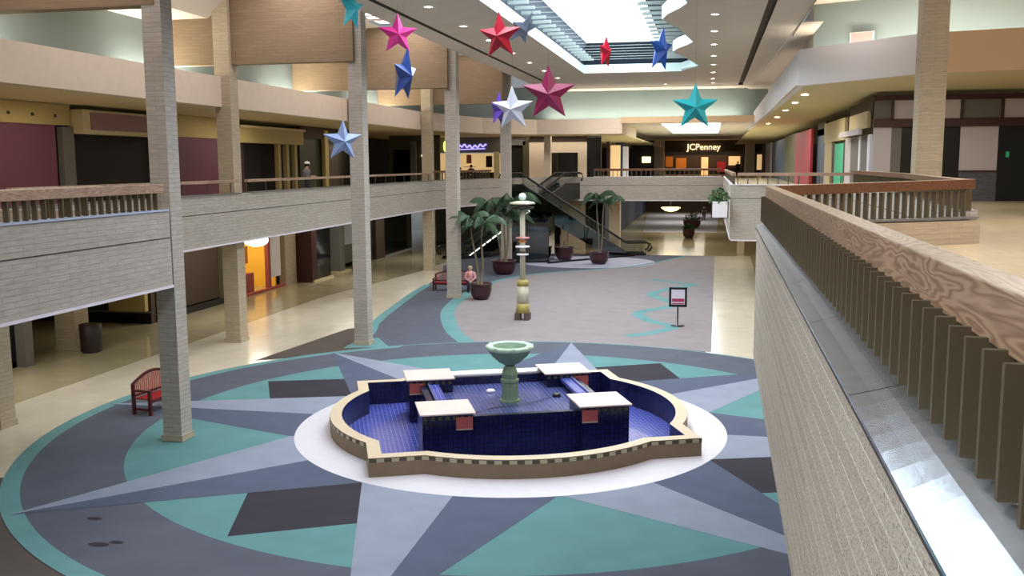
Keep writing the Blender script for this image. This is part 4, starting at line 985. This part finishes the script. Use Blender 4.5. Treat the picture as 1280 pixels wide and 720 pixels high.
# hanging planter box
t = thing('planter_box', 'white planter box with green shrub hung on the far right brick parapet', 'planter', (.47, 45.35, 4.05))
mb = MB(); mb.box(-.38, .38, -.4, .4, 0, .04, M['white'])
for a in ((-.38, .38, -.4, -.36), (-.38, .38, .36, .4), (-.38, -.34, -.4, .4), (.34, .38, -.4, .4)): mb.box(a[0], a[1], a[2], a[3], 0, .78, M['white'])
mb.build('box', t); mb = MB(); mb.box(-.34, .34, -.36, .36, .6, .7, M['soil']); mb.build('soil', t)
mb = MB(); bush(mb, (-.05, 0, .7), .5, 420, M['leaf2'], .09, 8, 1.4); mb.build('foliage', t)

# ------------------------------------------------------------------ ornamental post
t = thing('ornamental_post', 'slender cream ornamental post with gold base bands on the taupe carpet', 'lamp post', (-7.68, 39.6, .01))
for sx in (-1, 1):
    mb = MB(); mb.box(sx*.2-.11, sx*.2+.11, -.25, .25, 0, .3, M['post_brown']); mb.build('foot', t)
mb = MB(); mb.lathe([(.1, .28), (.31, .3), (.26, .7), (.1, .7)], M['post_gold'], n=16); mb.build('flared_base', t)
mb = MB(); mb.lathe([(.1, .7), (.25, .7), (.24, 1.45), (.1, 1.45)], M['post_cream'], n=16); mb.build('drum', t)
mb = MB(); mb.lathe([(.1, 1.45), (.25, 1.45), (.25, 1.66), (.12, 1.7)], M['post_gold'], n=16); mb.build('gold_band', t)
mb = MB(); mb.lathe([(.12, 1.68), (.11, 4.75), (.05, 4.76)], M['post_cream'], n=14); mb.build('pole', t)
for z_, r_, m_ in ((2.75, .3, 'white'), (2.85, .18, 'post_brown'), (3.08, .36, 'white'), (3.3, .2, 'orange'), (3.45, .34, 'pinkpanel')):
    mb = MB(); mb.lathe([(.1, 0), (r_, .0), (r_, .07), (.1, .1)], M[m_], n=18); k_ = mb.build('collar', t); k_.location = (0, 0, z_); k_.scale = (.85, .85, .8)
mb = MB(); mb.lathe([(.08, 4.7), (.45, 4.7), (.5, 4.78), (.08, 4.8)], M['black'], n=20); mb.build('lower_disc', t)
mb = MB(); mb.lathe([(.1, 4.86), (.54, 4.9), (.5, 4.97), (.2, 5.03)], M['post_cream'], n=24); mb.build('canopy_disc', t)
mb = MB(); mb.lathe([(.02, 5.05), (.12, 5.08), (.17, 5.2), (.12, 5.32), (.02, 5.36)], M['sky_trim'], n=16); mb.build('finial_globe', t)
for a in range(6):
    mb = MB(); q = a*PI/3; mb.tube([(0, 0, 4.8), (.55*math.cos(q), .55*math.sin(q), 4.93)], .02, M['white'], n=6); mb.build('bracket', t)

# ------------------------------------------------------------------ poster stand
t = thing('poster_stand', 'black framed poster stand with pink-banded notice on the taupe carpet', 'sign stand', (-1.17, 39.1, .012), .03)
mb = MB(); mb.lathe([(.02, 0), (.27, 0), (.27, .02), (.05, .04)], M['black'], n=24); mb.build('base', t)
mb = MB(); mb.tube([(0, 0, .03), (0, 0, .8)], .03, M['black']); mb.build('pole', t)
mb = MB()
for a in ((-.36, .36, .78, .86), (-.36, .36, 1.5, 1.58), (-.36, -.28, .78, 1.58), (.28, .36, .78, 1.58)): mb.box(a[0], a[1], -.03, .03, a[2], a[3], M['black'])
mb.box(-.3, .3, .0, .025, .8, 1.55, M['black']); mb.build('frame', t)
mb = MB(); mb.box(-.27, .27, -.012, .0, .88, 1.49, M['poster']); p_ = mb.build('poster', t)
mb = MB(); mb.box(-.24, .25, -.016, -.012, .99, 1.12, M['poster_red']); mb.box(-.24, .25, -.016, -.012, .9, .94, M['poster_red']); mb.build('printed_band', p_)

# ------------------------------------------------------------------ escalators
def escalator(label, b, tp, w=1.0, lit=False, enclosed=False):
    b = Vector(b); tp = Vector(tp); d = (tp-b); L = d.length; d.normalize(); ang = math.atan2(d.y, d.x)
    t = thing('escalator', label, 'escalator', (b.x, b.y, .004), ang)
    H = Z2; f0, f1 = 1.0, L-1.0   # flat landings
    prof = [(-.4, 0), (f0, 0), (f1, H), (L+.3, H)]
    for s in (-1, 1):
        y = s*(w/2+.12)
        mb = MB(); th = .1
        side = [(-.4, .0), (f0, 0), (f0+.1, 0)] if enclosed else []
        up_ = [(x, z+.18) for x, z in prof]
        lowz = [(f1+.6, H-1.0), (f0+1.3, .004), (-.4, .004)] if not enclosed else [(L+.3, H-1.0), (f1+.6, H-1.0), (f1+.6, .004), (-.4, .004)]
        if not enclosed: lowz = [(L+.3, H-1.0)]+lowz
        P = up_+lowz
        for yy, rev in ((y-th/2, False), (y+th/2, True)):
            q = [(x, yy, z) for x, z in P]; mb.face(q[::-1] if not rev else q, M['mirror'])
        for i in range(len(P)):
            p, q = P[i], P[(i+1) % len(P)]; mb.face([(p[0], y-th/2, p[1]), (q[0], y-th/2, q[1]), (q[0], y+th/2, q[1]), (p[0], y+th/2, p[1])], M['chrome'])
        mb.build('side_cladding', t)
        mb = MB(); g0 = [(x, z+.18) for x, z in prof]; g1 = [(x, z+.88) for x, z in prof]
        for i in range(3):
            mb.face([(g0[i][0], y, g0[i][1]), (g0[i+1][0], y, g0[i+1][1]), (g1[i+1][0], y, g1[i+1][1]), (g1[i][0], y, g1[i][1])], M['balglass'])
        mb.build('glass_balustrade', t)
        mb = MB(); hp = [(x, y, z+.92) for x, z in prof]
        pts = [(-.5, y, .3), (-.68, y, .38), (-.78, y, .6), (-.7, y, .82), (-.45, y, .92)]+hp[1:]+[(L+.5, y, H+.85), (L+.6, y, H+.6), (L+.45, y, H+.35)]
        mb.tube(pts, .075, M['rubber']); mb.build('handrail', t)
        mb = MB()
        if lit and s < 0:
            for k in range(11):
                if k in (6,): continue
                u0, u1 = (k+.12)/18, (k+.85)/18
                mb.tube([(f0+(f1-f0)*u0, y-.12, H*u0+.2), (f0+(f1-f0)*u1, y-.12, H*u1+.2)], .03+.004*k, M['tube'])
            mb.build('light_strip', t)
        else:
            mb.tube([(f0, y-s*.07, .24), (f1, y-s*.07, H+.24)], .03, M['steptread']); mb.build('skirt_strip', t)
    st = None; N = 24
    for i in range(N):
        x = f0+(f1-f0)*i/N; z = H*i/N
        if st is None:
            mb = MB(); mb.box(0, (f1-f0)/N+.03, -w/2, w/2, -.0, H/N, M['steptread']); st = mb.build('step', t); st.location = (x, 0, z)
        else:
            c = st.copy(); C.objects.link(c); c.parent = t; c.location = (x, 0, z)
    mb = MB(); mb.box(-.6, f0, -w/2, w/2, 0, .02, M['steptread']); mb.build('landing_plate', t)
    mb = MB(); mb.face([(f0+1.3, -w/2, .01), (f0+1.3, w/2, .01), (f1+.6, w/2, H-1.02), (f1+.6, -w/2, H-1.02)], M['mirror']); mb.build('underside', t)
    return t
escalator('escalator descending to the right with black handrails and mirrored side', (-4.9, 69.6), (-14.2, 67.6))
escalator('escalator rising to the right behind, with light strip along its balustrade', (-17.6, 64.6), (-10.2, 72.0), lit=True)
# mirror-clad kiosk and kerb in front of the escalators
mb = MB(); mb.seg((-13.6, 62.6), (-10.5, 63.2), .06, 0, 3.0, M['mirror']); mb.seg((-10.5, 63.2), (-10.5, 65.6), .06, 0, 3.0, M['mirror']); mb.seg((-13.6, 62.55), (-10.4, 63.15), .1, 0, .15, M['black'])
mb.build('mirror_screen'); tag(bpy.data.objects['mirror_screen'], 'dark smoked mirror screen behind the bushy palm under the escalators', 'screen')
mb = MB(); mb.seg((-10.4, 62.4), (-5.2, 68.6), .2, .004, .12, M['black']); o = mb.build('floor_kerb'); tag(o, 'low black kerb running along the pale oval beside the escalator', 'kerb')
mb = MB(); mb.prism([(-11.2, 73.4), (-9.4, 73.4), (-9.4, 74.2), (-11.2, 74.2)], 0, ZB, M['brick_tan']); o = mb.build('brick_pier'); tag(o, 'broad tan pier under the bridge between the two escalators', 'pier')

# ------------------------------------------------------------------ people
def skin_obj(name, parent, verts, edges, radii, mat, root=0, sub=1):
    me = bpy.data.meshes.new(name); me.from_pydata(verts, edges, []); me.materials.append(mat)
    o = bpy.data.objects.new(name, me); C.objects.link(o); o.parent = parent
    m = o.modifiers.new('skin', 'SKIN'); m.use_smooth_shade = True
    for i, r in enumerate(radii):
        me.skin_vertices[0].data[i].radius = (r, r) if not isinstance(r, tuple) else r
    me.skin_vertices[0].data[root].use_root = True
    s = o.modifiers.new('sub', 'SUBSURF'); s.levels = sub; s.render_levels = sub
    return o
def skinmesh(name, parent, V, Ed, R, mat):
    me = bpy.data.meshes.new(name); me.from_pydata(V, Ed, []); me.materials.append(mat)
    o = bpy.data.objects.new(name, me); C.objects.link(o); o.parent = parent
    m = o.modifiers.new('skin', 'SKIN'); m.use_smooth_shade = True
    if not me.skin_vertices:
        dg = bpy.context.view_layer; dg.objects.active = o
        me.update()
    if me.skin_vertices:
        for i, r in enumerate(R): me.skin_vertices[0].data[i].radius = (r, r)
        me.skin_vertices[0].data[0].use_root = True
    s = o.modifiers.new('sub', 'SUBSURF'); s.levels = 1; s.render_levels = 2
    return o
def blob(parent, name, pts, mat, n=10):
    """closed lofted tube through (point, radius) pairs with rounded ends"""
    mb = MB(); P = [Vector(p) for p, r in pts]; R = [r for p, r in pts]; i0 = 0
    pr = None
    for j, p in enumerate(P):
        d = (P[min(j+1, len(P)-1)]-P[max(j-1, 0)]).normalized(); u = d.cross(Vector((0, 1, .01))).normalized(); w = d.cross(u)
        for a in range(n):
            t_ = 2*PI*a/n; mb.v.append(tuple(p+u*R[j]*math.cos(t_)+w*R[j]*math.sin(t_)))
    k = mb.mi(mat)
    for j in range(len(P)-1):
        for a in range(n):
            b = (a+1) % n; mb.f.append((j*n+a, j*n+b, (j+1)*n+b, (j+1)*n+a)); mb.m.append(k); mb.sm.append(True)
    mb.f.append(tuple(reversed(range(n)))); mb.m.append(k); mb.sm.append(True)
    l = (len(P)-1)*n; mb.f.append(tuple(l+a for a in range(n))); mb.m.append(k); mb.sm.append(True)
    return mb.build(name, parent)
def person(label, loc, rz, top, legs, hair, seated=False, hat=None, group=None, arms='lap'):
    t = thing('person', label, 'person', loc, rz, group)
    # local: faces -y
    if seated:
        hip = (0, .08, .52); sh = 1.02; hd = 1.27
        knee = [(s*.11, -.38, .5) for s in (-1, 1)]; foot = [(s*.11, -.42, .07) for s in (-1, 1)]; toe = [(s*.12, -.6, .04) for s in (-1, 1)]
        hand = [(s*.09, -.3, .62) for s in (-1, 1)]; elb = [(s*.26, -.02, .74) for s in (-1, 1)]; lean = -.04
    else:
        hip = (0, 0, .95); sh = 1.42; hd = 1.66
        knee = [(s*.1, -.02, .5) for s in (-1, 1)]; foot = [(s*.1, .02, .08) for s in (-1, 1)]; toe = [(s*.11, -.14, .04) for s in (-1, 1)]
        hand = [(s*.2, -.3, 1.12) for s in (-1, 1)]; elb = [(s*.26, -.02, 1.12) for s in (-1, 1)]; lean = 0
    V = [hip, (0, hip[1]+lean*.5, (hip[2]+sh)/2), (0, hip[1]+lean-.01, sh), (0, hip[1]+lean-.02, sh+.08), (0, hip[1]+lean-.05, hd-.05), (0, hip[1]+lean-.05, hd+.06)]
    R = [.13, .12, .12, .05, .085, .075]; Ed = [(0, 1), (1, 2), (2, 3), (3, 4), (4, 5)]
    for i, s in enumerate((-1, 1)):
        b = len(V); V += [(s*.17, V[2][1], sh-.03), elb[i], hand[i]]; R += [.055, .042, .03]; Ed += [(2, b), (b, b+1), (b+1, b+2)]
        h = hand[i]; d = Vector(hand[i])-Vector(elb[i]); d.normalize(); sd = Vector((1, 0, 0))
        for k, off in enumerate((-.03, -.01, .01, .03)):
            q = len(V); V += [tuple(Vector(h)+d*.07+sd*off), tuple(Vector(h)+d*(.12+.01*(k in (1, 2)))+sd*off+Vector((0, 0, -.03)))]; R += [.011, .008]; Ed += [(b+2, q), (q, q+1)]
        q = len(V); V += [tuple(Vector(h)+d*.03+sd*(-s*.045))]; R += [.011]; Ed += [(b+2, q)]
        b = len(V); V += [(s*.1, hip[1], hip[2]-.03), knee[i], foot[i], toe[i]]; R += [.085, .06, .042, .035]; Ed += [(0, b), (b, b+1), (b+1, b+2), (b+2, b+3)]
    body = skinmesh('body', t, V, Ed, R, M['skin'])
    tt = blob(t, 'top_garment', [((0, hip[1], hip[2]-.02), .155), ((0, hip[1], hip[2]+.1), .16), (V[1], .155), ((0, V[2][1], sh-.06), .175), ((0, V[2][1], sh+.02), .13), ((0, V[2][1], sh+.05), .07)], M[top])
    for i, s in enumerate((-1, 1)):
        blob(tt, 'sleeve', [((s*.1, V[2][1], sh-.0), .07), ((s*.19, V[2][1], sh-.04), .075), (elb[i], .06), (tuple(Vector(elb[i]).lerp(Vector(hand[i]), .85)), .045)], M[top])
        blob(t, 'trouser_leg', [((s*.08, hip[1]+.02, hip[2]), .12), ((s*.1, hip[1]-.05, hip[2]-.01), .115), (knee[i], .085), (foot[i], .06)], M[legs])
        blob(t, 'shoe', [(foot[i], .05), (tuple(Vector(foot[i])+Vector((0, -.05, -.02))), .055), (toe[i], .045)], M['black'])
    c = Vector(V[4])
    mb = MB(); mb.lathe([(.02, c.z-.06), (.1, c.z-.03), (.112, c.z+.05), (.09, c.z+.12), (.03, c.z+.145)], M[hair], n=16); o = mb.build('hair', t); o.location = (0, c.y+.03, 0)
    if hat:
        mb = MB(); mb.lathe([(.118, c.z+.06), (.12, c.z+.1), (.09, c.z+.16), (.02, c.z+.18)], M[hat], n=16); mb.face([(-.08, -.1, c.z+.07), (-.06, -.2, c.z+.06), (.06, -.2, c.z+.06), (.08, -.1, c.z+.07)], M[hat]); o = mb.build('cap', t); o.location = (0, c.y+.01, 0)
    # facial features
    mb = MB()
    for s in (-1, 1): mb.box(s*.03-.012, s*.03+.012, c.y-.09, c.y-.078, c.z+.01, c.z+.022, M['black'])
    mb.box(-.022, .022, c.y-.09, c.y-.08, c.z-.05, c.z-.042, M['plaque']); mb.box(-.01, .01, c.y-.105, c.y-.08, c.z-.025, c.z+.005, M['skin'])
    mb.build('face_features', t)
    return t
person('person in a pink and white striped top sitting on the far bench', (-12.1, 48.1, -.02), .25, 'pink', 'dkcloth', 'hair', seated=True)
person('person in a dark top and white cap standing behind the left balcony railing', (-17.9, 41.0, Z2), PI*.55, 'greycloth', 'dkcloth', 'hair_dark', hat='whitecap')
person('dark-clothed person seated upright in the lit upper shop', (-18.3, 73.4, Z2+.2), .2, 'dkcloth', 'dkcloth', 'hair_dark', seated=True, group='people in the lit shop')
person('dark-clothed person beside the column in the lit upper shop, at its left side', (-19.2, 73.4, Z2), .2, 'dkcloth', 'dkcloth', 'hair_dark', seated=True, group='people in the lit shop')
person('person in black walking on the lower floor beyond the bridge', (-.6, 112, .0), 0, 'dkcloth', 'dkcloth', 'hair_dark')
person('person in dark clothes standing before the department store entrance', (3.2, 118, Z2), 0, 'dkcloth', 'dkcloth', 'hair_dark')
for x, y, z0, lab in ((-12.4+.0, 48.2, 0, ''),): pass

# ------------------------------------------------------------------ lamps
def downlight(x, y, z, lab, m='lamp', r=.17, proto=[None]):
    if proto[0] is None or m != 'lamp':
        t = thing('downlight', lab, 'ceiling light', (x, y, z), 0, 'recessed ceiling lights')
        mb = MB(); mb.lathe([(r*.8, -.0), (r*1.15, -.0), (r*1.15, -.02), (r*.85, -.03)], M['white'], n=18, caps=False); mb.build('rim', t)
        mb = MB(); mb.lathe([(.01, -.012), (r*.85, -.012), (r*.85, -.005)], M[m], n=18, caps=False); mb.build('lens', t)
        if m == 'lamp': proto[0] = t
        return t
    return dup(proto[0], None, (x, y, z), label=lab)
for i, y in enumerate((32.0, 36.7, 41.1, 46.1, 50.6, 55.2, 60.0)):
    downlight(-9.4, y, ZC, 'round downlight number %s from the viewer in the row left of the skylight' % ('one two three four five six seven'.split()[i]))
for i, y in enumerate((35.9, 40.4, 44.9, 49.6, 54.0, 58.6, 63.0, 66.2)):
    downlight(0.05, y, ZC, 'round downlight number %s from the viewer in the row right of the skylight' % ('one two three four five six seven eight'.split()[i]))
downlight(.2, 69.9, ZC, 'bright downlight at the end wall above the turquoise star', r=.4, m='lamp')
downlight(-4.6, 69.9, ZC, 'bright downlight at the end wall left of the turquoise star')
downlight(-3.1, 66.6, ZC, 'small downlight beyond the end of the skylight')
for i, (y, z) in enumerate(((44.0, 9.49), (49, 9.45), (55, 9.395), (62, 9.33), (71, 9.29))):
    downlight(3.95, y, z, 'soffit downlight behind the white fascia, %s from the corner' % ('first second third fourth fifth'.split()[i]), r=.24)
t = thing('hanging_lamp', 'yellow bowl lamp hanging under the bridge in the lower corridor', 'pendant lamp', (-3.5, 90, 1.9+.2))
mb = MB(); mb.lathe([(.05, 0), (.5, .08), (.85, .32), (.88, .4), (.1, .42)], plain('bowl_shade', (255, 232, 150), .5, emit=3, ecol=(255, 226, 150)), n=24); mb.build('shade', t)
mb = MB(); mb.tube([(0, 0, .4), (0, 0, 1.9)], .02, M['black']); mb.build('rod', t)

# lights: daylight through skylights, cove tubes, corridor lamps, added fill lamps
A('skylight_day', (-4.9, 36.5, 13.3), (3.8, 37), 2300, (.93, .97, 1.0))
A('near_wall_fill', (-4.9, -1.5, 13.3), (3.8, 19), 700, (.93, .97, 1.0))  # fill added above the unseen near bay to lift the foreground parapet
A('skylight_far', (-1.5, 86, 10.3), (4.2, 24), 900, (.93, .97, 1.0))
A('bay_day', (-14.2, 25, 13.0), (2.4, 60), 1500, (1, .95, .93))
A('bay_day_right', (6.3, 18, 12.85), (4, 10), 700, (1, .95, .93))
A('bay_day_right_b', (6.3, 37, 12.85), (4, 2), 250, (1, .95, .93))
warm = (1, .9, .74)
A('cove_left_a', (-19.95, 22, 9.25), (.3, 6), 420, (1, .93, .8), (PI, 0, 0))
A('cove_left_b', (-19.95, 33, 9.25), (.3, 5), 420, (1, .93, .8), (PI, 0, 0))
A('cove_left_c', (-19.95, 45, 9.25), (.3, 6), 420, (1, .93, .8), (PI, 0, 0))
A('cove_left_d', (-19.95, 56, 9.25), (.3, 6), 420, (1, .93, .8), (PI, 0, 0))
A('cove_far', (-5, 71.0, 9.7), (14, .6), 420, (1, .93, .75), (PI, 0, 0))
A('cove_right', (8.2, 38.4, 9.9), (9, .4), 420, (1, .92, .78), (PI, 0, -.42))
A('cove_right_b', (3.65, 56, 10.0), (.3, 18), 50, (1, .82, .68), (PI, 0, 0))
for y in (26, 40, 54): A('upper_left_lamp', (-19.6, y, 8.55), (1, 4), 60, warm)
for y in (12, 24, 38, 52, 64): A('lower_left_lamp', (-20.3, y, 3.9), (1.5, 4), 120, (1, .95, .84))
for y in (2, 14, 27): A('upper_right_lamp', (9, y, 9.2), (3, 4), 160, (1, .88, .7))
A('upper_right_lamp_b', (8, 39, 9.4), (6, 2), 130, warm)
for y in (50, 64, 80, 100): A('upper_right_row', (5, y, 9.0), (1, 6), 110, warm)
for y in (79, 91, 108, 122): A('lower_far_lamp', (-3, y, 3.9), (5, 5), 260, (1, .9, .74))
for y in (25, 45, 65): A('lower_right_lamp', (4.5, y, 3.9), (1.5, 5), 90, warm)
A('far_upper_lamp', (-12, 73, 8.6), (8, 1), 90, warm)
A('far_court_fill', (-5, 66, 11.8), (8, 2), 700, (1, .97, .93))  # added fill without a fixture, brightens the bridge and far court
A('dept_lamp', (-1, 131.5, 8.9), (8, 2), 220, (1, .7, .45))

# world
w = bpy.data.worlds.new('world'); bpy.context.scene.world = w; w.use_nodes = True
bg = w.node_tree.nodes['Background']; bg.inputs['Color'].default_value = (.86, .93, 1, 1); bg.inputs['Strength'].default_value = .3
vs = bpy.context.scene.view_settings
vs.view_transform = 'Standard'; vs.look = 'None'; vs.gamma = 1; vs.use_curve_mapping = False; vs.exposure = 0.0
